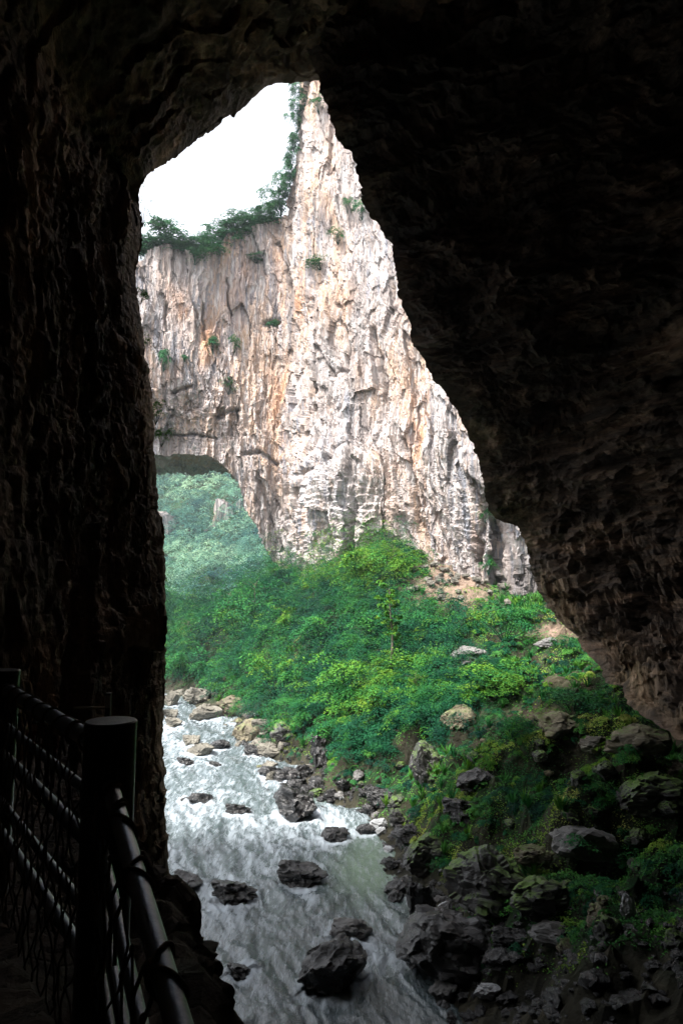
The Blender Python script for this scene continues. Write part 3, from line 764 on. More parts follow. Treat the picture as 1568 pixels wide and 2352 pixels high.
# shrubs on the slope: (dx, dy base, width px, height px, kind, label)
for dx, dy, w, h, kd, lab in [
    (830, 1350, 120, 80, 1, 'bright yellow-green shrub on the ridge under the pale cliff'),
    (790, 1362, 70, 50, 1, 'yellow-green shrub at the left end of the bright ridge shrubs'),
    (930, 1330, 90, 60, 1, 'yellow-green shrub beside the scree'),
    (690, 1345, 45, 40, 0, 'dark shrub at the foot of the arch pillar'),
    (735, 1365, 60, 40, 0, 'dull green shrub left of the bright ridge shrubs'),
    (960, 1330, 60, 36, 0, 'dark green shrub at the top of the scree'),
    (1115, 1310, 40, 50, 1, 'green shrub on the ledge between cliff and waterfall-stained column'),
    (560, 1480, 110, 90, 0, 'tall grey-green shrub above the upstream bank'),
    (600, 1450, 100, 110, 0, 'large leafy shrub on the skyline of the slope'),
    (420, 1560, 90, 70, 0, 'rounded green shrub by the cave wall upstream'),
    (480, 1570, 90, 60, 0, 'green shrub above the upstream boulders'),
    (640, 1600, 110, 80, 1, 'large lime green shrub on the lower slope'),
    (790, 1600, 120, 80, 1, 'broad lime green shrub in the middle of the slope'),
    (700, 1590, 90, 60, 0, 'dark green shrub between two lime green ones'),
    (880, 1660, 110, 70, 1, 'yellow-green arching shrub low on the slope'),
    (900, 1520, 90, 60, 0, 'dark green shrub around the thin tree'),
    (960, 1570, 100, 60, 1, 'light green shrub right of the thin tree'),
    (860, 1470, 100, 60, 0, 'deep green shrub left of the thin tree'),
    (750, 1480, 110, 70, 0, 'deep green shrub in the dark band of the slope'),
    (740, 1720, 90, 55, 0, 'dark green shrub above the upright black boulder'),
    (820, 1720, 80, 50, 0, 'dark green shrub above the pool'),
    (1000, 1470, 110, 60, 0, 'dusty green shrub under the scree'),
    (1160, 1470, 100, 70, 0, 'dark green shrub below the stained column'),
    (1210, 1430, 80, 50, 0, 'leafy dark shrub by the dark cleft'),
    (1050, 1620, 110, 60, 1, 'light green shrub beside the slanted slab'),
    (1150, 1580, 130, 50, 0, 'broad emerald shrub in the upper right of the slope'),
    (1310, 1500, 60, 36, 0, 'round green shrub on the pale ledge'),
    (1320, 1640, 120, 50, 0, 'low green shrub above the tan square-cut boulder'),
    (1180, 1700, 90, 50, 0, 'dark leafy shrub left of the tan square-cut boulder'),
    (1400, 1990, 120, 60, 0, 'dark broad-leaved shrub under the mossy brow'),
]:
    p = hit(dx, dy, False); d = np.linalg.norm(p - [0, 0, CAMZ])
    me_ = random.choice(B_bright if kd else B_green)
    shrub('shrub', me_, (p[0], p[1] + .5, p[2] - .2), w / F * d * .8, h / F * d * 1.05, lab)

B_teal = [bush_mesh(70 + i, M_leaf, 2600, .06, 9, .9, .22) for i in range(3)]
B_mid = [bush_mesh(80 + i, M_leaf, 2600, .06, 9, .9, .5) for i in range(3)]
SL = [(440, 1560), (520, 1470), (620, 1400), (720, 1370), (860, 1370), (930, 1420), (1080, 1480), (1180, 1540), (1200, 1620), (1060, 1660), (960, 1740), (820, 1740), (700, 1700), (600, 1640), (480, 1590)]
cnt = 0
while cnt < 130:
    dx, dy = random.uniform(430, 1210), random.uniform(1360, 1750)
    if not bool(in_poly(np.array([dx]), np.array([dy]), SL)[0]): continue
    p = hit(dx, dy, False); k_ = float(fbm(np.array([[p[0] * .07, p[1] * .07, 3.0]]), 2)[0]) + random.gauss(0, .12)
    w_ = random.uniform(2.2, 5.2); h_ = w_ * random.uniform(.5, .85)
    me_, lab_ = (random.choice(B_teal), 'deep teal green shrub crowded among others on the slope') if k_ < .02 else (random.choice(B_mid), 'mid green shrub crowded among others on the slope') if k_ < .3 else (random.choice(B_bright), 'lime green shrub crowded among darker ones on the slope')
    shrub('shrub', me_, (p[0], p[1], p[2] - .3), w_, h_, lab_, 'shrub', lab_.replace(' shrub', ' shrubs').replace(' crowded among others', '').replace(' crowded among darker ones', ''))
    cnt += 1
# trees: thin trunks with loose crowns
def tree(dx, dy, hpx, wpx, label, tone, bare=0.35, n=1800, Y=None, lean=0.0, size=.045, mat=None):
    p = hit(dx, dy, False) if Y is None else P(dx, dy, Y)
    d = np.linalg.norm(p - [0, 0, CAMZ]); H = hpx / F * d; Wd = wpx / F * d
    root = empty('tree', p); tag(root, label, 'tree')
    rg = np.random.default_rng(int(dx * 7 + dy)); tb, cb_ = Bag(), Bag()
    stem = np.array([[lean * H * t ** 1.5 + .02 * H * math.sin(5 * t), 0.02 * H * math.cos(4 * t), H * t * .97] for t in np.linspace(0, 1, 9)])
    stem[0, 2] = -.3
    V, Fc = tube_arrays(stem, np.linspace(.018, .004, 9) * H + .02, 8); tb.add(V, Fc)
    nb = 13
    for k in range(nb):
        t = bare + (1 - bare) * (k + .5) / nb; an = k * 2.4
        i = min(7, int(t * 8)); b0 = stem[i] + (stem[i + 1] - stem[i]) * (t * 8 - i)
        L = Wd * .5 * math.sin(math.pi * min(1, .25 + (1 - t) * .9)) * rg.uniform(.7, 1.1)
        e = b0 + np.array([math.cos(an) * L, math.sin(an) * L, L * rg.uniform(.15, .6)])
        V, Fc = tube_arrays([b0, (b0 + e) / 2 + [0, 0, .08 * L], e], [.006 * H + .01, .004 * H + .008, .005], 5); tb.add(V, Fc)
        for j in range(4):
            c = b0 + (e - b0) * rg.uniform(.45, 1.05) + rg.normal(0, .09 * Wd, 3)
            kk = n // (nb * 4); dd = rg.normal(size=(kk, 3)); dd /= np.linalg.norm(dd, axis=1, keepdims=True)
            q = c + dd * Wd * .13 * rg.uniform(.3, 1.1, (kk, 1)) * [1, 1, .6]
            V, Fc, T = leaves(q, dd * .5 + [0, 0, .7], size * H + .05, tone + rg.normal() * .1 + rg.normal(size=kk) * .07, .5, .45, rg); cb_.add(V, Fc, T)
    link('trunk', tb.mesh('trunk', M_bark, True), root)
    link('crown', cb_.mesh('crown', mat or M_leaf, False, 'tone'), root)
    return root
tree(898, 1530, 175, 60, 'tall thin tree with a dark trunk in the middle of the slope', .7, .3, 1500)
tree(905, 1335, 80, 75, 'small bright green tree on the ridge against the pale cliff', .85, .15)
tree(835, 1345, 70, 80, 'small yellow-green tree left of the ridge-top tree', .9, .15)
tree(525, 1450, 85, 70, 'slender tree on the slope edge against the hazy valley', .4, .35)
tree(585, 1420, 80, 95, 'spreading tree at the crest of the slope beside the arch', .38, .3)
tree(432, 1490, 62, 55, 'small forked tree in the hazy valley under the arch', .5, .4, 900)
tree(412, 1478, 50, 40, 'small leaning tree by the cave wall in the hazy valley', .5, .4, 700, lean=.15)
tree(630, 1345, 50, 55, 'dark tree at the inner foot of the arch pillar', .35, .2)
tree(955, 1610, 60, 60, 'small feathery tree low on the slope', .65, .2)

# ------------------------------------------------------------------ cliff with the arch
RIM = [(200, 600), (325, 598), (335, 572), (380, 562), (430, 582), (480, 582), (520, 545), (570, 532), (620, 508), (658, 492), (663, 430), (672, 380), (680, 330), (689, 260), (693, 205), (688, 120), (1300, 60)]
ARCH = [(100, 1085), (250, 1040), (350, 1046), (430, 1044), (480, 1050), (515, 1070), (545, 1110), (562, 1160), (590, 1212), (615, 1265), (635, 1308), (655, 1360), (655, 1480), (100, 1480)]
dxs = np.arange(240, 1300, 1.85); dys = np.arange(130, 1460, 2.1)
DX, DY = np.meshgrid(dxs, dys, indexing='ij')
def cliffY(dx, dy):
    """depth of the rock face in the sight line (dx, dy)"""
    b = np.interp(dx, [240, 400, 560, 640, 668, 720, 800, 900, 1000, 1100, 1122, 1134, 1185, 1260], [188, 192, 191, 189, 186, 172, 163, 156, 149, 141, 140, 145, 137, 139])
    # the arch side wall swings forward below, upper buttress recedes
    b = b + 10 * smooth01(900, 300, dy) * smooth01(640, 900, dx)
    b = b - 7 * smooth01(1040, 860, dy) * smooth01(600, 400, dx) + 4 * smooth01(1050, 1300, dy) * smooth01(560, 700, dx)
    # ledge block
    b = b - 3.5 * smooth01(1015, 1075, dy) * smooth01(660, 700, dx) * smooth01(900, 830, dx) * smooth01(1320, 1180, dy)
    return b
YC = cliffY(DX, DY)
Pc = P(DX, DY, YC)
q = Pc.copy()
wz = np.stack([fbm(q * 0.05, 3), fbm(q * 0.05 + 40, 3), fbm(q * 0.05 + 80, 3)], -1)
tilt = q + wz * np.array([1.6, 1.6, 3.0])
tilt[..., 0] += 0.10 * (q[..., 2] - 25)
flute = ridged(tilt * np.array([0.17, 0.17, 0.012]), 4)
fl2 = ridged(tilt * np.array([0.6, 0.6, 0.045]) + 9, 5, gain=.6)
blk1, blk2, bid, fa1 = cells(tilt * np.array([0.15, 0.15, 0.04]), True)
bl1, bl2, bid2, fa2 = cells(tilt * np.array([0.42, 0.42, 0.13]) + 7, True)
bl3, bl4, bid3, fa3 = cells(tilt * np.array([1.0, 1.0, 0.4]) + 3, True)
rugm = .62 * smooth01(700, 1000, DY + 60 * fbm(q * .03, 2))     # lower part blockier
bedm = np.exp(-((DX - 460) / 110) ** 2 - ((DY - 965) / 75) ** 2) + .8 * np.exp(-((DX - 790) / 110) ** 2 - ((DY - 1160) / 130) ** 2) + .8 * np.exp(-((DX - 1095) / 35) ** 2 - ((DY - 1200) / 110) ** 2)
bz = q[..., 2] * .55 + q[..., 0] * .06 + fbm(q * .12, 3) * .9
saw = bz - np.floor(bz); saw = saw * (1 - smooth01(.85, 1, saw))
dsp = (fbm(q * np.array([.035, .035, .02]), 3) * 2.6 + flute * (0.55 + 0.35 * rugm) + fl2 * (0.30 + .15 * rugm) + (bid - .5) * (0.7 + 1.6 * rugm) + fa1 * (1.3 + 1.5 * rugm)
       + (bid2 - .5) * (0.3 + .7 * rugm) + fa2 * (.7 + .8 * rugm) + (bid3 - .5) * (.08 + .22 * rugm) + fa3 * (.2 + .3 * rugm) + fbm(q * np.array([1.1, 1.1, .25]), 4) * (0.10 + .12 * rugm) + saw * .5 * np.clip(bedm, 0, 1))
drip = smooth01(.10, .26, fbm(q * np.array([.50, .2, .010]) + 33, 4)) * smooth01(-.1, .15, fbm(q * np.array([.06, .06, .02]) + 8, 2))
crack_shade = smooth01(0.10, 0.02, blk2 - blk1) * (fbm(q * 0.06 + 2, 2) > 0.05) + 0.7 * smooth01(0.07, 0.0, bl2 - bl1) * (fbm(q * 0.1 + 5, 2) > 0.1)
def line(pts, wd):
    k = np.zeros(DX.shape)
    pts = interp_poly(pts, 60)
    wob = 6 * noise(q * 0.3)
    for (xa, ya), (xb, yb) in zip(pts[:-1], pts[1:]):
        t = np.clip(((DX - xa) * (xb - xa) + (DY - ya) * (yb - ya)) / ((xb - xa) ** 2 + (yb - ya) ** 2 + 1e-9), 0, 1)
        d = np.hypot(DX + wob - xa - t * (xb - xa), DY + wob * .6 - ya - t * (yb - ya))
        k = np.maximum(k, np.exp(-(d / wd) ** 2))
    return k
LN = np.zeros(DX.shape)
for pts, wd in [([(700, 1090), (735, 1070), (770, 1050), (800, 1022), (815, 1030)], 6), ([(672, 1100), (680, 1190), (700, 1260)], 5), ([(812, 1040), (825, 1120), (822, 1250), (818, 1300)], 7),
                ([(560, 1045), (600, 1040), (640, 1070)], 4), ([(500, 960), (545, 945), (560, 1000)], 6), ([(400, 905), (440, 888)], 4), ([(735, 800), (760, 860), (800, 850)], 5), ([(720, 690), (728, 740)], 6),
                ([(700, 840), (712, 900), (705, 1000)], 9), ([(610, 740), (635, 738)], 8), ([(780, 700), (800, 790), (798, 850)], 4), ([(860, 760), (880, 860), (888, 940)], 5), ([(930, 1010), (945, 1120), (960, 1200)], 4),
                ([(690, 300), (705, 420), (700, 470)], 5), ([(640, 560), (668, 640), (676, 760)], 4), ([(600, 1110), (620, 1170), (640, 1260)], 7), ([(640, 1130), (655, 1200)], 5), ([(1090, 1100), (1110, 1180), (1100, 1290)], 9), ([(1150, 1330), (1155, 1380)], 7),
                ([(380, 700), (385, 760)], 4), ([(466, 700), (470, 780)], 4), ([(520, 640), (530, 720)], 3), ([(350, 1000), (460, 1000), (500, 1010)], 3)]:
    LN = np.maximum(LN, line(pts, wd))
dsp -= LN * 1.5
stain = np.zeros(DX.shape)
for cx_, cy_, rx, ry, s in [(480, 800, 22, 70, .8), (400, 700, 30, 80, .45), (640, 900, 22, 110, .65), (690, 690, 26, 50, .7), (560, 660, 30, 70, .45), (800, 690, 40, 40, .3), (640, 620, 20, 80, .35), (380, 850, 30, 30, .4), (1100, 1240, 12, 60, .5), (900, 1100, 20, 70, .3)]:
    stain = np.maximum(stain, s * np.exp(-((DX - cx_ + 8 * noise(q * .2)) / rx) ** 2 - ((DY - cy_) / ry) ** 2))
stain = stain * np.clip(0.6 + 1.1 * fbm(q * np.array([.35, .35, .06]) + 3, 3), 0, 1)
rimy = np.interp(DX, [200, 325, 335, 380, 430, 480, 520, 570, 620, 658], [600, 598, 572, 562, 582, 582, 545, 532, 508, 492])
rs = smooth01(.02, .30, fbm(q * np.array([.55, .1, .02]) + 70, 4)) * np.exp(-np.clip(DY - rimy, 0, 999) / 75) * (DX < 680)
crack_shade = np.maximum(np.maximum(crack_shade, rs * 1.5), drip * .95)
crack_shade = np.maximum(crack_shade, smooth01(1118, 1128, DX) * (1.6 * smooth01(1230, 1330, DY + 40 * fbm(q * .12, 3)) + 1.2 * np.exp(-((DX - 1128) / 12) ** 2)))  # stained column foot, plus shade painted into the recess corner
nrmC = grid_normals(Pc); nrmC *= np.sign(-nrmC[..., 1:2])
Vc = Pc + nrmC * dsp[..., None]
Vc[..., 0] += fbm(q * 0.4 + 20, 3) * 0.35
jx = DX + 5 * fbm(q * .12, 4); jy = DY + 5 * fbm(q * .12 + 30, 4)
solid = in_poly(jx, jy, RIM + [(1300, 1460), (200, 1460)]) & ~in_poly(jx, jy, ARCH)
nu, nv = DX.shape
idx = np.arange(nu * nv).reshape(nu, nv)
ok = solid[:-1, :-1] & solid[1:, :-1] & solid[1:, 1:] & solid[:-1, 1:]
Fq = np.stack([idx[:-1, :-1], idx[1:, :-1], idx[1:, 1:], idx[:-1, 1:]], -1)[ok]
# boundary edges -> swept back through the thickness of the rock
def sweep_back(V, Fq, steps):
    E = np.concatenate([Fq[:, [0, 1]], Fq[:, [1, 2]], Fq[:, [2, 3]], Fq[:, [3, 0]]])
    key = np.sort(E, 1); kk = key[:, 0].astype(np.int64) * len(V) + key[:, 1]
    un, inv, cnt = np.unique(kk, return_inverse=True, return_counts=True)
    Bd = E[cnt[inv] == 1]
    bv = np.unique(Bd); mp = {b: i for i, b in enumerate(bv)}
    e0 = np.array([mp[b] for b in Bd[:, 0]]); e1 = np.array([mp[b] for b in Bd[:, 1]])
    base = V[bv]; allV = [V]; allF = [Fq]; prev = bv; n0 = len(V)
    for s in steps:
        off = np.array([0.04 * s, s, 0.0]) + (ridged(np.c_[base[:, 0] * .35, np.full(len(base), s * .25), base[:, 2] * .6], 3) * .7 * min(1, s * .4))[:, None] * np.array([.3, 0, 1]) + (np.stack([fbm(base * .12 + s, 3), 0 * base[:, 0], fbm(base * .12 + s + 50, 3)], -1) * min(2.2, s * .25))
        nv_ = base + off
        allV.append(nv_); cur = n0 + np.arange(len(bv)); n0 += len(bv)
        allF.append(np.stack([prev[e1], prev[e0], cur[e0], cur[e1]], -1)); prev = cur
    return np.concatenate(allV), np.concatenate(allF), bv
Vf, Ff, bv = sweep_back(Vc.reshape(-1, 3), Fq, [.8, 1.6, 2.4, 3.3, 4.3, 5.4, 6.6, 8, 9.5, 11, 12.8, 14.6, 16.5, 18.5, 20.6, 23, 25.5, 28, 31, 33.5])
nb_ = (len(Vf) - nu * nv)
at_st = np.r_[stain.ravel(), np.zeros(nb_)]; at_cr = np.r_[np.clip(crack_shade * .5 + LN * .45, 0, .9).ravel(), np.full(nb_, .0)]
tag(link('limestone_cliff', mesh_np('limestone_cliff', Vf, Ff, M_cliff, False, {'stain': at_st, 'crack_shade': at_cr})),
    'tall pale limestone cliff with a natural arch at its foot', 'cliff', kind='structure')

# water-stained column right of the cliff: a separate buttress set back in the cleft
def cliff_at(dx, dy):
    i = int(np.clip(round((dx - 240) / 1.85), 0, nu - 1)); j = int(np.clip(round((dy - 130) / 2.1), 0, nv - 1))
    return Vc[i, j]

# rim trees and plants on the rock
RT = [(345, 575, 46, 44, 0), (375, 560, 56, 55, 0), (405, 572, 40, 36, 1), (432, 578, 44, 36, 1), (462, 585, 46, 40, 0), (440, 600, 50, 40, 0), (492, 572, 44, 42, 0), (516, 548, 46, 38, 0), (545, 536, 44, 34, 0), (572, 530, 40, 36, 1),
      (598, 518, 38, 40, 0), (622, 506, 36, 38, 1), (645, 492, 40, 60, 1), (655, 450, 26, 50, 1), (666, 420, 20, 40, 1), (668, 385, 22, 40, 1), (674, 345, 22, 36, 1), (682, 300, 20, 40, 1), (686, 262, 20, 36, 0), (690, 225, 22, 36, 0), (448, 612, 40, 34, 0), (330, 585, 40, 30, 0)] + [(345 + i_ * 17, float(np.interp(345 + i_ * 17, [335, 380, 430, 480, 520, 570, 620, 658], [576, 566, 586, 588, 552, 540, 516, 500])) + 6, 34, 22, i_ % 2) for i_ in range(18)]
rl = ['cluster of dark green trees on the cliff rim', 'loose light green tree on the cliff rim']
for i, (dx, dy, w, h, kd) in enumerate(RT):
    c = cliff_at(dx + 6, dy + 14) if dx < 650 else cliff_at(dx + 14, dy)
    d = np.linalg.norm(c - [0, 0, CAMZ])
    g = 'trees along the cliff rim' if dx < 650 else 'trees clinging to the edge of the upper buttress'
    l = ('dark round tree on the cliff rim over the arch' if kd == 0 else 'loose pale green tree on the cliff rim over the arch') if dx < 650 else ('small dark tree clinging to the edge of the buttress' if kd == 0 else 'thin pale tree clinging to the edge of the buttress')
    pp_ = P(dx, dy, c[1] + (1.5 if dx < 650 else .5))
    shrub('tree', B_rim[random.randrange(4)], pp_, w / F * d * 1.15, h / F * d * (.95 if dx < 650 else 1.1), l, 'tree', g)
for dx, dy, w, h, kd, lab in [
    (448, 600, 36, 26, 0, 'blue-green shrub hanging just below the rim'),
    (588, 595, 34, 20, 0, 'faint shrub on the upper cliff face'),
    (490, 805, 44, 40, 0, 'dark green shrub on the orange streaked cliff face'),
    (536, 795, 30, 34, 1, 'dry olive shrub beside the dark one on the cliff face'),
    (378, 835, 26, 44, 0, 'hanging green shrub near the cave wall on the cliff face'),
    (427, 828, 20, 18, 0, 'tiny dark shrub on the cliff face over the arch'),
    (523, 893, 36, 32, 1, 'green shrub on the lower cliff face above the arch'),
    (616, 742, 26, 22, 0, 'dark shrub in a hollow of the cliff face'),
    (735, 608, 66, 26, 1, 'broad green shrub on a ledge of the buttress'),
    (785, 555, 30, 34, 1, 'bright green shrub in a groove of the upper buttress'),
    (800, 480, 26, 34, 1, 'light green shrub high on the buttress'),
    (838, 500, 28, 44, 0, 'dark shrub where the buttress meets the cave wall'),
    (735, 250, 34, 34, 1, 'olive shrub near the top of the buttress'),
    (1110, 1185, 26, 36, 1, 'green shrub in the corner beside the stained column'),
    (1118, 1300, 34, 40, 1, 'bright shrub at the foot of the stained column'),
]:
    c = cliff_at(dx, dy); d = np.linalg.norm(c - [0, 0, CAMZ])
    shrub('shrub', (B_rim if kd == 0 else B_green)[random.randrange(4)], (c[0], c[1] - .4, c[2] - h / F * d * .4), w / F * d * .8, h / F * d, lab)

# ------------------------------------------------------------------ far hills and forest beyond the arch
hx = np.arange(150, 860, 6.0); hy = np.arange(1062, 1560, 6.0)
HX, HY = np.meshgrid(hx, hy, indexing='ij')
HYd = np.interp(HY, [1062, 1100, 1180, 1260, 1340, 1420, 1500, 1560], [560, 540, 470, 420, 350, 290, 240, 225])
HYd = HYd + 30 * fbm(np.stack([HX * .012, HY * .006, 0 * HX], -1), 3) - 60 * smooth01(520, 680, HX) * smooth01(1160, 1300, HY) 
CRAGS = [([(494, 1150), (516, 1148), (532, 1172), (529, 1196), (506, 1216), (497, 1250), (478, 1246), (470, 1216), (480, 1196), (491, 1180)], 'pale bare crag in the forest seen under the arch'),
         ([(355, 1176), (384, 1184), (386, 1206), (380, 1232), (370, 1256), (355, 1250)], 'narrow pale crag in the far forest at the cave wall edge'),
         ([(541, 1150), (553, 1146), (557, 1166), (550, 1188), (542, 1180)], 'small grey crag right of the pale one in the far forest')]
Ph = P(HX, HY, HYd)
me = mesh_np('hills', Ph.reshape(-1, 3), grid_faces(*HX.shape), M_ground, True, {'scree': 0 * HX, 'veg': 0 * HX + 1})
tag(link('hills', me), kind='structure')
def hillp(dx, dy):
    i = (dx - 150) / 6.0; j = (dy - 1062) / 6.0
    i = np.clip(i, 0, HX.shape[0] - 1.01); j = np.clip(j, 0, HX.shape[1] - 1.01)
    i0 = i.astype(int); j0 = j.astype(int); uu_ = (i - i0)[:, None]; vv_ = (j - j0)[:, None]
    return Ph[i0, j0] * (1 - uu_) * (1 - vv_) + Ph[i0 + 1, j0] * uu_ * (1 - vv_) + Ph[i0, j0 + 1] * (1 - uu_) * vv_ + Ph[i0 + 1, j0 + 1] * uu_ * vv_
nF = 1500
fx = rng.uniform(300, 700, nF); fy = rng.uniform(1070, 1540, nF)
kp = np.ones(nF, bool)
for pl_, _ in CRAGS: kp &= ~in_poly(fx, fy, pl_)
fx, fy = fx[kp], fy[kp]
fp = hillp(fx, fy)
fr = (3.2 + rng.gamma(2.0, 1.6, len(fx))) * (0.7 + fp[:, 1] / 900)
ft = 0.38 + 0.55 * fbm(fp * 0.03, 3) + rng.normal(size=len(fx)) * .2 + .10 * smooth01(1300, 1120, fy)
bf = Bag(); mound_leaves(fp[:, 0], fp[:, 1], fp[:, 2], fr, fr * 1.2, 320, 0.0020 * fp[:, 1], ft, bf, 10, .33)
M_leaffar = mat_leaf('haze_tinted_foliage', [(0.0, (0.012, 0.06, 0.065)), (0.4, (0.05, 0.145, 0.12)), (0.7, (0.13, 0.27, 0.18)), (1.0, (0.28, 0.42, 0.27))])  # distance haze painted into these paler leaf colours
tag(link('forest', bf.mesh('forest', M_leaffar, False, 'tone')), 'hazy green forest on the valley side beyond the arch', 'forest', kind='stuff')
for i, (pl_, lab) in enumerate(CRAGS):
    pa = np.array(pl_, float); x0_, y0_ = pa.min(0) - 6; x1_, y1_ = pa.max(0) + 6
    px_, py_ = np.meshgrid(np.arange(x0_, x1_, 1.0), np.arange(y0_, y1_, 1.0), indexing='ij')
    mid = hillp(np.array([pa[:, 0].mean()]), np.array([pa[:, 1].mean()]))[0]
    g = P(px_, py_, mid[1] - 9 + 0 * px_)
    g[..., 1] += 3 * fbm(g * .05, 2) + .05 * (px_ - x0_) ** 1.0
    gd = ridged(g * np.array([.12, .12, .02]), 4) * 1.6 + cells(g * np.array([.15, .15, .06]), True)[3] * 3
    cr_ = np.clip(.25 + .8 * fbm(g * np.array([.3, .3, .03]), 3), 0, .8)
    jx_ = px_ + 6 * fbm(g * .12, 3); jy_ = py_ + 6 * fbm(g * .12 + 9, 3)
    g[..., 1] -= gd
    ok_ = in_poly(jx_, jy_, pl_); id_ = np.arange(px_.size).reshape(px_.shape)
    o4 = ok_[:-1, :-1] & ok_[1:, :-1] & ok_[1:, 1:] & ok_[:-1, 1:]
    F_ = np.stack([id_[:-1, :-1], id_[1:, :-1], id_[1:, 1:], id_[:-1, 1:]], -1)[o4]
    V_, F2_, _b = sweep_back(g.reshape(-1, 3), F_, [3, 8, 16, 26])
    tag(link('crag', mesh_np('crag', V_, F2_, M_cliff, False, {'stain': np.zeros(len(V_)), 'crack_shade': np.r_[cr_.ravel(), np.full(len(V_) - px_.size, .3)]})), lab, 'crag')

# far small house
hp = hillp(np.array([384.0]), np.array([1466.0]))[0] + np.array([0, -3, 2.0])
house = empty('house', hp); tag(house, 'small pale house half hidden by the cave wall edge in the valley', 'house')
def box_arr(x0, x1, y0, y1, z0, z1):
    V = np.array([(x, y, z) for x in (x0, x1) for y in (y0, y1) for z in (z0, z1)], float)
    Fc = np.array([(0, 1, 3, 2), (4, 6, 7, 5), (0, 4, 5, 1), (2, 3, 7, 6), (0, 2, 6, 4), (1, 5, 7, 3)])
    return V, Fc
M_plaster = mat_simple('pale_plaster', (0.6, 0.58, 0.55), .9, bump=(2, .2, .05)); M_tile = mat_simple('grey_roof_tile', (0.3, 0.29, 0.32), .8, bump=(4, .5, .1)); M_glassd = mat_simple('dark_window_glass', (0.03, 0.035, 0.04), .1)
b = Bag(); b.add(*box_arr(-4, 4, -3, 3, -3, 3)); link('wall', b.mesh('wall', M_plaster), house)
Vr = np.array([(-4.8, -3.8, 2.8), (4.8, -3.8, 2.8), (4.8, 0, 5.2), (-4.8, 0, 5.2), (-4.8, 3.8, 2.8), (4.8, 3.8, 2.8), (-4.8, -3.8, 2.6), (4.8, -3.8, 2.6), (4.8, 3.8, 2.6), (-4.8, 3.8, 2.6)], float)
link('roof', mesh_np('roof', Vr, np.array([(0, 1, 2, 3), (3, 2, 5, 4), (6, 7, 1, 0), (7, 8, 5, 1), (8, 9, 4, 5), (6, 0, 4, 9)]), M_tile), house)
for xx in (-2.0, 1.4):
    b = Bag(); b.add(*box_arr(xx, xx + 1.2, -3.06, -2.99, .2, 1.6)); link('window', b.mesh('window', M_glassd), house)

# ------------------------------------------------------------------ cave: left wall with roof, right wall, added back sheet
LEFT = [(392, 2700, 50), (392, 2300, 50), (390, 2010, 50), (386, 1960, 50), (380, 1880, 50), (379, 1780, 50), (372, 1690, 50), (379, 1600, 50), (379, 1500, 50), (381, 1400, 50), (379, 1300, 50), (375, 1220, 50), (363, 1160, 50), (359, 1100, 50), (353, 1040, 50),
        (353, 960, 50), (346, 880, 50), (331, 800, 50), (326, 740, 50), (313, 660, 50), (308, 620, 50), (322, 580, 50), (325, 520, 50), (318, 450, 50), (320, 430, 50.5), (345, 395, 51), (370, 380, 52), (405, 360, 53), (435, 332, 54), (470, 310, 55), (500, 290, 55.5),
        (530, 265, 56), (560, 250, 57), (580, 225, 58), (610, 200, 59), (640, 190, 60), (672, 188, 60), (700, 188, 61), (733, 184, 62), (820, 180, 64), (950, 170, 66)]
O = interp_poly(LEFT, 900); O[:, 2] *= .84 - .10 * (O[:, 1] < 440)
for _ in range(60): O[1:-1, 2] = (O[:-2, 2] + O[2:, 2] + O[1:-1, 2]) / 3
aq = np.arange(900)[:, None] * np.array([[.11, 0, 0]])
O[:, 0] += 5 * fbm(aq, 4, gain=.65); O[:, 1] += 5 * fbm(aq + 50, 4, gain=.65)
Pl = P(O[:, 0], O[:, 1], O[:, 2])
# near ring, paired with each outline point
tt = np.linspace(0, 1, 900)
key_t = [0, .45, .60, .72, .84, 1.0]
tl = np.interp(O[:, 1], [430, 2700], [1, 0]); 
isroof = np.arange(900) > np.argmax(O[:, 1] < 440)
nearx = np.where(isroof, np.interp(np.cumsum(isroof), [0, isroof.sum()], [-10.4, 60]), -10.6)
nearz = np.where(isroof, np.interp(np.cumsum(isroof), [0, isroof.sum() * .3, isroof.sum()], [46, 52, 50]), np.interp(O[:, 1], [430, 1300, 2700], [46, 26, -6]))
Nr = np.stack([nearx, np.full(900, 3.0), nearz], -1)
def loft(Pm, Nn, nf, ns, bulge_dir, back, flange):
    s = np.linspace(0, 1, ns) ** 1.35
    rings = []
    for f in np.linspace(1, 0, nf)[:-1]:
        rings.append(Pm + flange * (f ** 1.3))
    for k in s:
        r_ = Pm * (1 - k) + Nn * k + bulge_dir * math.sin(math.pi * k) 
        rings.append(r_)
    for k in np.linspace(0, 1, 25)[1:]:
        rings.append(Nn * (1 - k) + back * k)
    return np.stack(rings, 1)
flL = np.stack([np.where(isroof, -6, -28), np.full(900, 12.0), np.where(isroof, 18, 6)], -1).astype(float)
for _ in range(60): flL[1:-1] = (flL[:-2] + flL[2:] + flL[1:-1]) / 3
bul = np.stack([np.where(isroof, 0, -1.0), 0 * tt, np.where(isroof, 2.0, 0)], -1)
for _ in range(40): bul[1:-1] = (bul[:-2] + bul[2:] + bul[1:-1]) / 3
G = loft(Pl, Nr, 22, 330, bul, Nr * np.array([.8, 0, .8]) + np.array([4, -30, 5]), flL)
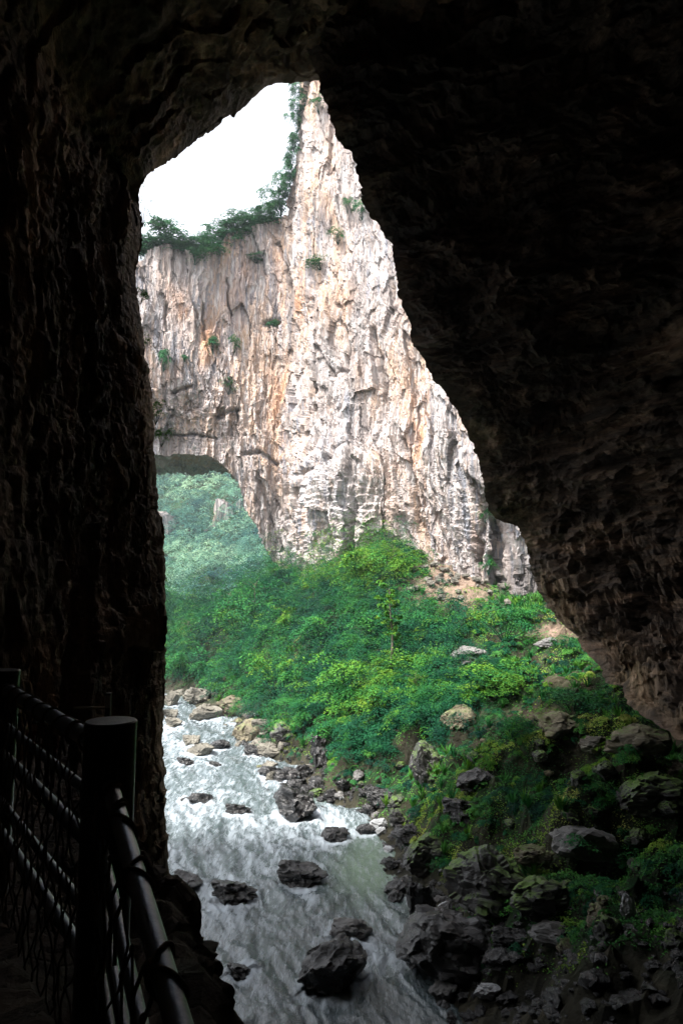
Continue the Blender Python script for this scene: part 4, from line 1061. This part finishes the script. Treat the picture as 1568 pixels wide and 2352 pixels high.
def cave_disp(G, kind):
    n = grid_normals(G)
    dist = np.clip(G[..., 1:2] / 50, .25, 1.4)
    q = G + np.stack([fbm(G * .08, 3), fbm(G * .08 + 30, 3), fbm(G * .08 + 60, 3)], -1) * 1.2
    if kind == 'v':
        roofm = smooth01(44, 52, G[..., 2])
        A1 = ridged(q * np.array([.35, .22, .05]), 4) * 1.0 + ridged(q * np.array([1.0, .7, .16]) + 9, 4) * .38
        A2 = ridged(q * np.array([.22, .10, .22]), 4) * .9 + fbm(q * .5, 4) * .5
        d = A1 * (1 - roofm) + A2 * roofm + (cells(q * np.array([.5, .5, .18]))[2] - .5) * .9 + fbm(q * 1.6, 4) * .25
    else:
        low = smooth01(40, 26, G[..., 2])
        d = ridged(q * np.array([.16, .035, .45]), 4) * 1.0 + ridged(q * np.array([.5, .07, 1.5]) + 5, 4) * .45 + (cells(q * np.array([.3, .06, .8]))[2] - .5) * .8 + fbm(q * np.array([1, .3, 1.6]), 4) * .22
        d = d * (1 - .6 * low) + low * (ridged(q * np.array([.45, .3, .07]), 4) * 1.1)
        d = d + fbm(G * .06, 3) * 1.5
    d = d - d[:, 30:300].mean()
    return n, d * dist[..., 0]
n, d = cave_disp(G, 'v')
sgn = np.sign((n * (np.array([10, 20, 25]) - G)).sum(-1, keepdims=True))
edge = np.abs(np.arange(G.shape[1]) - 21); amp = np.clip(edge / 55, .10, 1)[None, :]
cu_, cv_ = proj(G)
pale = 0.9 * np.exp(-((cu_ - 345) / 55) ** 4 - ((cv_ - 1760) / 240) ** 4) + .85 * np.exp(-((cu_ - 315) / 75) ** 4 - ((cv_ - 1445) / 75) ** 4) + .5 * smooth01(300, 345, cu_) * smooth01(700, 1100, cv_) + .10  # pale drapery, brightened in colour to stand in for light from the mouth
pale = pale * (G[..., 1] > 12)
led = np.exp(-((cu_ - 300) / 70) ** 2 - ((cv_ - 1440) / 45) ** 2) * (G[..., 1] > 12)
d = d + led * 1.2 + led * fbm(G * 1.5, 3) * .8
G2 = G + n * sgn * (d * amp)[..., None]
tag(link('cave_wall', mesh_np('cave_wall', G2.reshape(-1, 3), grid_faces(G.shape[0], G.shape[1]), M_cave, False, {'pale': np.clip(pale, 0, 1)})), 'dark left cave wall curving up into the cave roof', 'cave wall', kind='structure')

RIGHT = [(690, -420, 46), (694, -150, 48), (695, 0, 50), (700, 100, 52), (715, 140, 53), (733, 182, 54), (735, 210, 54), (750, 240, 55), (765, 290, 56), (775, 325, 57), (790, 338, 58), (805, 345, 58), (815, 370, 59), (825, 420, 60), (835, 470, 62), (850, 495, 63), (868, 515, 64), (885, 545, 65), (900, 560, 66),
         (908, 620, 67), (915, 680, 69), (930, 715, 70), (945, 745, 71), (940, 775, 72), (955, 800, 73), (975, 830, 74), (990, 865, 75), (1020, 900, 77), (1050, 945, 79), (1070, 985, 81), (1085, 1020, 83), (1100, 1060, 85), (1112, 1110, 87), (1115, 1150, 89), (1135, 1190, 91), (1165, 1200, 91), (1190, 1210, 91),
         (1205, 1245, 92), (1215, 1280, 93), (1225, 1330, 94), (1260, 1395, 94), (1290, 1430, 93), (1330, 1460, 91), (1335, 1490, 89), (1375, 1530, 84), (1395, 1575, 80), (1430, 1580, 76), (1440, 1620, 73), (1480, 1650, 69), (1530, 1680, 65), (1568, 1700, 62), (1640, 1760, 58), (1760, 1860, 50), (1900, 2000, 42)]
O = interp_poly(RIGHT, 900); O[:, 2] *= np.interp(O[:, 1], [0, 900, 1400, 1700, 2000], [.76, .78, .82, .82, .9])
# roughen the traced silhouette a little
O[:, 0] += 5.0 * fbm(np.stack([O[:, 1] * .06, 0 * tt, 0 * tt], -1), 4, gain=.65); O[:, 1] += 3.0 * fbm(np.stack([O[:, 1] * .06 + 9, 0 * tt, 0 * tt], -1), 3)
Pr = P(O[:, 0], O[:, 1], O[:, 2])
Nr = np.stack([np.interp(tt, [0, .3, 1], [18, 40, 42]), np.full(900, 4.0), np.interp(tt, [0, .25, .6, .85, 1], [60, 58, 36, 14, 2])], -1)
bul = np.stack([np.interp(tt, [0, .3, .8, 1], [1, 5, 5, 1]), np.interp(tt, [0, .3, .8, 1], [6, 9, 3, 1]), np.interp(tt, [0, .3, .8, 1], [2, 3, 2, 0])], -1)
flR = np.stack([np.interp(tt, [0, .5, 1], [22, 30, 30]), np.full(900, 14.0), np.interp(tt, [0, .3, 1], [16, 8, 2])], -1)
G = loft(Pr, Nr, 22, 420, bul, Nr * np.array([.6, 0, .8]) + np.array([0, -30, 5]), flR)
n, d = cave_disp(G, 'h')
sgn = np.sign((n * (np.array([-5, 25, 20]) - G)).sum(-1, keepdims=True))
edge = np.abs(np.arange(G.shape[1]) - 21); amp = np.clip(edge / 60, .08, 1)[None, :]
cu_, cv_ = proj(G); ed = cu_ - np.interp(cv_, O[:, 1], O[:, 0])
pale = smooth01(950, 1250, cv_) * np.exp(-((ed - 60) / 55) ** 2) * smooth01(1800, 1650, cv_) * (G[..., 1] > 12) * np.clip(.75 + 1.2 * fbm(G * .12, 3), 0, 1)  # pale drapery band, its lit look along the edge painted into the colour
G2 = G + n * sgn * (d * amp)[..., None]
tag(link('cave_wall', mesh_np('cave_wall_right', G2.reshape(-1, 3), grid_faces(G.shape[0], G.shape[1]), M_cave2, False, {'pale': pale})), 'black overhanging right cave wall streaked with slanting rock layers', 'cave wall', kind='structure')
# unseen sheet added behind the viewpoint to keep stray sky light out
bx_, bz_ = np.meshgrid(np.linspace(-40, 90, 90), np.linspace(-6, 90, 70), indexing='ij')
bk = np.stack([bx_, -27 + 4 * fbm(np.stack([bx_, bz_, 0 * bx_], -1) * .08, 4), bz_], -1)
tag(link('cave_wall', mesh_np('cave_light_block', bk.reshape(-1, 3), grid_faces(90, 70), M_cave)), kind='structure')

# ------------------------------------------------------------------ ledge with path under the left wall
edge_pts = np.array([(0.6, -6, 23.0), (0.2, 0, 22.9), (-.15, 2.5, 22.85), (-.74, 4, 22.6), (-1.32, 6, 21.95), (-2.2, 9, 21.0), (-3.9, 14, 19.75), (-5.7, 18, 19.45), (-7.4, 22, 19.1), (-9.8, 27, 19.0), (-12.8, 33, 18.6), (-15.5, 38, 18)], float)
ep = interp_poly(edge_pts[:, [1, 0, 2]], 600)
ep[:, 1] += .25 * fbm(np.stack([ep[:, 0] * .5, 0 * ep[:, 0], 0 * ep[:, 0]], -1), 4) * np.clip((ep[:, 0] - 2) / 4, 0, 1)   # param along y
ex, ey, ez = ep[:, 1], ep[:, 0], ep[:, 2]
path_z = np.interp(ey, [-6, 3.4, 4.2, 8, 13, 19, 24, 40], [23.35, 23.35, 22.6, 21.3, 20.3, 19.75, 19.2, 19.0])
prof = []
for k in np.linspace(0, 1, 160) ** .8:            # across: wall to edge
    prof.append(np.stack([-17 + (ex + 17) * k, ey, path_z * (1 - k ** 6) + ez * k ** 6], -1))
for k in np.linspace(0, 1, 160)[1:]:        # down the face
    prof.append(np.stack([ex + .35 * math.sin(k * 1.5) + k * 1.0, ey + 0 * ex, ez - (ez + 2) * k ** 1.4], -1))
L = np.stack(prof, 1)
n = grid_normals(L); sg = np.sign(n[:, :1, 2:3]); n = n * sg
cr = np.abs(np.arange(L.shape[1]) - 160) / 160.0
amp = .10 + .55 * np.exp(-(cr / .22) ** 2) + .5 * (np.arange(L.shape[1]) > 170)
amp = amp[None, :] * np.clip((L[..., 1] - .5) / 8, .25, 1)
n2 = np.where(np.isfinite(n), n, 0)
L2 = L + n2 * ((fbm(L * .7, 5) * .6 + ridged(L * np.array([1.3, 1.3, .6]), 4) * .28 - .2) * amp)[..., None]
M_ledge = mat_boulder('brown_ledge_rock', (0.03, 0.022, 0.016), (0.09, 0.065, 0.045), (0.17, 0.12, 0.085), 0.85, tex=2.0)
tag(link('path', mesh_np('path', L2.reshape(-1, 3), grid_faces(*L.shape[:2]), M_ledge, False)), kind='structure')
b = Bag(); b.add(*box_arr(-3.6, -.35, -2.5, 2.6, 23.30, 23.46)); tag(link('walkway_slab', b.mesh('walkway_slab', M_concrete)), kind='structure', label='grey concrete walkway slab', cat=None)

# ------------------------------------------------------------------ railing
def ring_tube(c, axis, R_, r_, tilt=0.0, seg=28, sides=8, drift=0.0, ph=0.0, start=0, end=1):
    axis = axis / np.linalg.norm(axis); s = np.cross(axis, [0, 0, 1.0]); s /= np.linalg.norm(s); t = np.cross(s, axis)
    a = np.linspace(start * 2 * np.pi, end * 2 * np.pi, seg) + ph
    pts = c + R_ * (np.cos(a)[:, None] * s + np.sin(a)[:, None] * t) + axis * (tilt * np.cos(a) + drift * np.linspace(0, 1, seg))[:, None]
    return tube_arrays(pts, r_, sides)
PN = np.array([-0.885, 2.70, 24.51]); PF = np.array([-2.14, 4.42, 24.51]); RR = 0.096
def post(loc_top, label_part=None, H=1.35):
    a = np.linspace(0, 2 * np.pi, 48, endpoint=False)
    prof = [(RR, -H), (RR, -.035), (RR + .002, -.03), (RR + .002, -.006), (RR - .004, 0.0), (RR * .5, .002), (.001, .002)]
    V = np.concatenate([np.stack([loc_top[0] + r_ * np.cos(a), loc_top[1] + r_ * np.sin(a), loc_top[2] + z + 0 * a], -1) for r_, z in prof])
    Fc = np.array([(i * 48 + k, i * 48 + (k + 1) % 48, (i + 1) * 48 + (k + 1) % 48, (i + 1) * 48 + k) for i in range(len(prof) - 1) for k in range(48)])
    return V, Fc
rail_root = empty('railing', (PN[0], PN[1], 23.4))
tag(rail_root, 'black steel railing with round posts, grey tubes and rope netting beside the cave wall', 'railing')
def addpart(name, V, Fc, mat, smooth=True):
    V = V - np.array(rail_root.location)
    o = link(name, mesh_np(name, V, Fc, mat, smooth), rail_root)
    return o
for pt_ in (PN, PF):
    o = addpart('post', *post(pt_), M_paint, False)
# top rail of the far section
def seg(a, b, n=14): return a + (b - a) * np.linspace(0, 1, n)[:, None]
zt = 24.51
dfar = (PF - PN) / np.linalg.norm(PF - PN)
A0 = PN + dfar * .09; B0 = PF - dfar * .09
farrails = []
topA = A0 + [0, 0, -.115]; topB = B0 + [0, 0, -.105]
V, Fc = tube_arrays(seg(topA, topB), .036, 20); addpart('top_rail', V, Fc, M_steel)
offs = [(-.32, .022), (-.50, .032), (-.765, .022), (-.93, .028)]
for z_, r_ in offs:
    V, Fc = tube_arrays(seg(A0 + [0, 0, z_], B0 + [0, 0, z_]), r_, 16); addpart('mid_rail', V, Fc, M_steel)
# near section
NE = np.array([-.13, .62, 24.51 - .40]); NS = PN + np.array([.03, -.09, -.20])
NE = np.array([-.355, 1.58, 24.1]); dn = (NE - NS); NE2 = NS + dn * 1.7
V, Fc = tube_arrays(seg(NS, NE2), .029, 20); addpart('top_rail', V, Fc, M_steel)
for z_ in (-.22, -.40, -.58, -.76):
    V, Fc = tube_arrays(seg(NS + [-.02, 0, z_], NE2 + [-.02, 0, z_]), .02, 16); addpart('mid_rail', V, Fc, M_steel)
for c_, ax_, r_ in [(topA + dfar * .03, dfar, .042), (topB - dfar * .03, dfar, .042), (NS + dn / np.linalg.norm(dn) * .035, dn, .034)] + [(A0 + dfar * .03 + [0, 0, z_], dfar, rr_ + .004) for z_, rr_ in offs]:
    V, Fc = tube_arrays(seg(c_ - ax_ / np.linalg.norm(ax_) * .018, c_ + ax_ / np.linalg.norm(ax_) * .018, 4), r_, 20); addpart('collar', V, Fc, M_paint)
# lashing ropes: loops round the rails
def loop_part(c, ax, R_, tl_, ph, tail):
    rb = Bag(); V, Fc = ring_tube(c + [0, 0, -.006], ax, R_, .0065, tl_, seg=40, ph=ph, end=1.45, drift=tl_ * .8); rb.add(V, Fc)
    V, Fc = tube_arrays(np.array([c + t_ for t_ in tail]), .0062, 6); rb.add(V, Fc)
    addpart('lashing_rope', np.concatenate(rb.V), np.concatenate(rb.F), M_rope)
for k in range(9):
    t = .08 + .86 * k / 8; c = topA + (topB - topA) * t; sg_ = 1 if k % 2 else -1
    loop_part(c, dfar, .042 + .004 * (k % 2), .032 * sg_, k * 1.3, [[0, 0, -.04], dfar * .02 + [0, 0, -.075], dfar * (.05 * sg_) + [0, 0, -.13]])
dnn = dn / np.linalg.norm(dn)
for t, tl_ in [(.08, .03), (.20, .05), (.31, -.05), (.50, .045), (.58, -.05), (.84, .04), (.93, -.05), (1.16, .04), (1.32, -.04)]:
    loop_part(NS + dn * t, dnn, .037, tl_, t * 5, [[-.035, 0, -.02], [-.055, -.02, -.08], [-.04, -.06, -.18]])
# diamond netting
def net(a, b, top, bot, nx, nz, off, name='rope_net'):
    rb = Bag(); ax = b - a; Ln = np.linalg.norm(ax[:2]); rg = np.random.default_rng(3)
    node = {}
    for i in range(nx + 1):
        for j in range(nz + 1):
            u_ = (i + (.5 if j % 2 else 0)) / nx; z_ = top + (bot - top) * j / nz
            node[i, j] = a + ax * u_ + np.array([0, 0, z_]) + off + rg.normal(0, .006, 3)
    for i in range(nx + 1):
        for j in range(nz):
            for ti in ((i, i - 1) if j % 2 == 0 else (i, i + 1)):
                if (ti, j + 1) not in node: continue
                p_, q_ = node[i, j], node[ti, j + 1]
                m_ = (p_ + q_) / 2 + rg.normal(0, .008, 3) + np.array([0, 0, -.01])
                V, Fc = tube_arrays([p_, m_, q_], .0044, 6); rb.add(V, Fc)
            V, F3 = ico(1); V = V * .0095 * np.array([1, 1, 1.4]) + node[i, j]; 
            rb.add(V, np.c_[F3, F3[:, 2]])
    return rb
nrm_f = np.array([-dfar[1], dfar[0], 0]) * .05
rb = net(topA, topB, -.05, -1.15, 14, 10, nrm_f)
def quadfix(Fc): return Fc
allF = np.concatenate(rb.F); allV = np.concatenate(rb.V)
def mixmesh(name, V, Fq, mat):
    me = bpy.data.meshes.new(name)
    me.from_pydata((V - np.array(rail_root.location)).tolist(), [], [tuple(dict.fromkeys(f)) for f in Fq.tolist()]); me.materials.append(mat)
    for p_ in me.polygons: p_.use_smooth = True
    return link(name, me, rail_root)
mixmesh('rope_net', allV, allF, M_rope)
rb = net(NS, NE2, -.05, -.95, 9, 7, np.array([-.05, 0, 0]))
mixmesh('rope_net', np.concatenate(rb.V), np.concatenate(rb.F), M_rope)

# pole on the lower path
pb = P(246, 1700, 20.5); pb[2] = 19.3
pole = empty('marker_pole', pb); tag(pole, 'thin square marker pole with a side bar on the lower path', 'pole')
ztop = P(252, 1592, 20.5)[2] - pb[2]
b = Bag(); b.add(*box_arr(-.07, .07, -.07, .07, 0, ztop)); link('pole_shaft', b.mesh('pole_shaft', mat_simple('dull_grey_paint', (.12, .11, .1), .7)), pole)
b = Bag(); b.add(*box_arr(-.06, .06, -.085, -.072, ztop - .42, ztop - .06)); link('plate', b.mesh('plate', mat_simple('pale_plate', (.6, .58, .55), .6)), pole)
b = Bag(); b.add(*box_arr(-1.0, -.07, -.02, .02, ztop - .46, ztop - .40)); link('side_bar', b.mesh('side_bar', mat_simple('yellowed_bar', (.35, .3, .2), .6)), pole)

# ------------------------------------------------------------------ people on the lower path
M_skin = mat_simple('skin', (.42, .24, .17), .6); M_hair = mat_simple('black_hair', (.012, .01, .01), .6)
M_phone = mat_simple('white_phone_case', (.75, .77, .8), .3)
def person(loc, rz, shirt, trous, label, armup=True):
    root = empty('person', loc); root.rotation_euler = (0, 0, rz); tag(root, label, 'person', None)
    vs = {'pel': (0, 0, .95), 'wst': (0, .0, 1.08), 'chs': (0, 0, 1.32), 'nck': (0, 0, 1.47), 'hd0': (0, -.01, 1.56), 'hd1': (0, -.015, 1.64), 'hd2': (0, 0, 1.70),
          'hl': (-.10, 0, .90), 'kl': (-.11, -.02, .50), 'al': (-.11, .02, .09), 'tl': (-.12, -.12, .04), 'hr': (.10, 0, .90), 'kr': (.11, -.04, .50), 'ar': (.12, .0, .09), 'tr': (.13, -.14, .04),
          'sl': (-.18, 0, 1.40), 'el': (-.25, -.06, 1.14), 'wl': (-.12, -.28, 1.25 if armup else 1.0), 'pl': (-.09, -.34, 1.29 if armup else 1.02),
          'sr': (.18, 0, 1.40), 'er': (.26, -.05, 1.13), 'wr': (.10, -.29, 1.24 if armup else .98), 'pr': (.07, -.34, 1.28 if armup else 1.0)}
    rad = {'pel': .15, 'wst': .13, 'chs': .16, 'nck': .06, 'hd0': .085, 'hd1': .10, 'hd2': .08, 'hl': .095, 'kl': .065, 'al': .045, 'tl': .035, 'hr': .095, 'kr': .065, 'ar': .045, 'tr': .035,
           'sl': .065, 'el': .045, 'wl': .03, 'pl': .03, 'sr': .065, 'er': .045, 'wr': .03, 'pr': .03}
    E = [('pel', 'wst'), ('wst', 'chs'), ('chs', 'nck'), ('nck', 'hd0'), ('hd0', 'hd1'), ('hd1', 'hd2'), ('pel', 'hl'), ('hl', 'kl'), ('kl', 'al'), ('al', 'tl'), ('pel', 'hr'), ('hr', 'kr'), ('kr', 'ar'), ('ar', 'tr'),
         ('chs', 'sl'), ('sl', 'el'), ('el', 'wl'), ('wl', 'pl'), ('chs', 'sr'), ('sr', 'er'), ('er', 'wr'), ('wr', 'pr')]
    for sx, w_ in ((-1, 'pl'), (1, 'pr')):      # fingers and thumb
        p_ = np.array(vs[w_])
        for f in range(4):
            a_ = f'f{w_}{f}'; vs[a_] = tuple(p_ + [(-.024 + .016 * f), -.035, .02 - .004 * f]); rad[a_] = .009; vs[a_ + 'b'] = tuple(p_ + [(-.024 + .016 * f) - sx * .02, -.05, .045]); rad[a_ + 'b'] = .008
            E += [(w_, a_), (a_, a_ + 'b')]
        vs['t' + w_] = tuple(p_ + [-sx * .035, -.015, .03]); rad['t' + w_] = .010; E.append((w_, 't' + w_))
    names = list(vs); ix = {n_: i for i, n_ in enumerate(names)}
    me = bpy.data.meshes.new('person_body'); me.from_pydata([vs[n_] for n_ in names], [(ix[a_], ix[b_]) for a_, b_ in E], [])
    o = link('body', me, root)
    sk = o.modifiers.new('Skin', 'SKIN'); 
    for i, n_ in enumerate(names):
        sv = me.skin_vertices[0].data[i]; sv.radius = (rad[n_], rad[n_] * (.72 if n_ in ('pel', 'wst', 'chs') else 1)); sv.use_root = (n_ == 'pel')
    sk.use_smooth_shade = True
    sb = o.modifiers.new('Sub', 'SUBSURF'); sb.levels = 2; sb.render_levels = 2
    m, nt, out = newmat('clothed_person'); k = N(nt)
    tc = k.n('ShaderNodeTexCoord'); sp = k.n('ShaderNodeSeparateXYZ'); k.l(tc.outputs['Object'], sp.inputs[0])
    c = k.ramp(k.val(sp.outputs['Z'], 0, 2), [(0, (.02, .02, .02)), (.05, trous), (.49, shirt), (.735, M_skin and (.42, .24, .17))])
    for nd in nt.nodes:
        if nd.type == 'VALTORGB': nd.color_ramp.interpolation = 'CONSTANT'
    k.bsdf(out, c, .8); me.materials.append(m)
    V, Fc = ico(3); Vh = V * [.105, .115, .12]; keep_ = (V[:, 2] > -.1) | (V[:, 1] > .25)
    Fk = Fc[keep_[Fc].all(1)]; link('hair', mesh_np('hair', Vh + [0, .012, 1.655], Fk, M_hair, True), root)
    bag = Bag(); bag.add(V * .014 + [0, -.112, 1.625], Fc); bag.add(V * .009 + [-.035, -.098, 1.65], Fc); bag.add(V * .009 + [.035, -.098, 1.65], Fc)
    link('face', bag.mesh('face', M_skin, True), root)
    return root
def lower(dx, dy, Y):
    p = P(dx, dy, Y); return p
for dx, dyhead, Y, rz, sh, tr, lab, ph in [
    (82, 1655, 19.5, .5, (.16, .03, .02), (.02, .02, .025), 'person in a dark red top holding up a white phone on the path', True),
    (120, 1675, 18.8, -.4, (.10, .025, .02), (.015, .015, .02), 'person in dark clothes with a white sheet, middle of three on the path', True),
    (172, 1652, 19.8, 2.6, (.03, .025, .03), (.02, .02, .02), 'person beside the black post looking at a pale screen on the path below', True)]:
    p = P(dx, dyhead, Y); foot = np.array([p[0], p[1], float(np.interp(Y, ey, path_z)) + .02])
    pr_ = person(foot, rz, sh, tr, lab)
    ph_o = empty('phone', (0, 0, 0)); bpy.data.objects.remove(ph_o)
    V, Fc = box_arr(-.04, .04, -.008, .008, -.08, .08)
    c_r, s_r = math.cos(rz), math.sin(rz); hx_, hy_ = 0.0, -.385
    o = link('phone', mesh_np('phone', V, Fc, M_phone)); o.location = (foot[0] + hx_ * c_r - hy_ * s_r, foot[1] + hx_ * s_r + hy_ * c_r, foot[2] + 1.33); o.rotation_euler = (R(-30), 0, rz + R(90) * 0)
    tag(o, {82: 'white phone held up by the person nearest the railing end', 120: 'white sheet held by the middle person', 172: 'pale phone held by the person beside the black post'}[dx], 'phone')

# ------------------------------------------------------------------ plants on the left wall edge
for dx, dy, w, h, kd, lab, dd_ in [
    (332, 470, 34, 80, 2, 'sparse leafy twig hanging off the wall into the sky', 49), (328, 560, 26, 60, 2, 'thin twig just above the rim trees at the wall edge', 49),
    (326, 670, 36, 50, 1, 'light green twig on the wall edge against the cliff top', 50), (332, 780, 34, 60, 1, 'light green sprig on the wall edge against the cliff', 50),
    (362, 940, 44, 60, 1, 'bright green fern clump on the wall edge above the arch', 50.5), (374, 1000, 40, 46, 1, 'green hanging fern on the wall edge just above the arch', 50.5),
    (310, 1425, 60, 36, 1, 'small green moss clump on the brown ledge of the dark wall', 44.5), (378, 1330, 20, 30, 1, 'tiny sprig on the wall edge against the valley', 50)]:
    c = P(dx, dy, dd_); d = np.linalg.norm(c - [0, 0, CAMZ])
    shrub('shrub', (B_thin if kd == 2 else B_bright)[random.randrange(3)], (c[0] - .1, c[1], c[2] - h / F * d * .5), w / F * d * .75, h / F * d * .8, lab, 'plant')

# ------------------------------------------------------------------ air
b = Bag(); b.add(*box_arr(-260, 260, -60, 640, -12, 230)); hz = link('haze', b.mesh('haze', None)); tag(hz, kind='stuff')
m = bpy.data.materials.new('pale_haze'); m.use_nodes = True; nt = m.node_tree; nt.nodes.clear()
out = nt.nodes.new('ShaderNodeOutputMaterial'); pv_ = nt.nodes.new('ShaderNodeVolumePrincipled')
pv_.inputs['Color'].default_value = (.85, .93, 1, 1); pv_.inputs['Density'].default_value = 0.00014; pv_.inputs['Anisotropy'].default_value = 0.3
nt.links.new(pv_.outputs[0], out.inputs['Volume']); hz.data.materials.append(m)

# ------------------------------------------------------------------ light, sky, camera
SUN_EL, SUN_AZ = R(60), R(232)      # azimuth of the direction towards the sun, clockwise from +Y
w = bpy.data.worlds.new('World'); scene.world = w; w.use_nodes = True
nt = w.node_tree; bg = nt.nodes['Background']; sky = nt.nodes.new('ShaderNodeTexSky'); sky.sky_type = 'NISHITA'
sky.sun_disc = False; sky.sun_elevation = SUN_EL; sky.sun_rotation = SUN_AZ; sky.air_density = 1.0; sky.dust_density = 4.0; sky.ozone_density = 1.0
hs = nt.nodes.new('ShaderNodeHueSaturation'); hs.inputs['Saturation'].default_value = 0.25
nt.links.new(sky.outputs[0], hs.inputs['Color']); nt.links.new(hs.outputs[0], bg.inputs['Color']); bg.inputs['Strength'].default_value = 0.14
sl = bpy.data.lights.new('sun', 'SUN'); sl.energy = 2.6; sl.angle = R(6); sl.color = (1, .96, .9)
so = bpy.data.objects.new('sun', sl); COL.objects.link(so)
dv = Vector((math.sin(SUN_AZ) * math.cos(SUN_EL), math.cos(SUN_AZ) * math.cos(SUN_EL), math.sin(SUN_EL)))
so.rotation_euler = dv.to_track_quat('Z', 'Y').to_euler(); so.location = (0, 0, 150)
cam = bpy.data.cameras.new('camera'); cam.sensor_fit = 'VERTICAL'; cam.sensor_height = 36; cam.lens = 24; cam.clip_end = 3000; cam.clip_start = .05
co = bpy.data.objects.new('camera', cam); COL.objects.link(co); co.location = (0, 0, CAMZ); co.rotation_euler = (R(90) + PITCH, 0, 0); scene.camera = co
vs_ = scene.view_settings; vs_.view_transform = 'Standard'; vs_.look = 'None'; vs_.gamma = 1; vs_.exposure = 2.15; vs_.use_curve_mapping = False
scene.cycles.use_denoising = True
scene.cycles.max_bounces = 8; scene.cycles.volume_bounces = 0
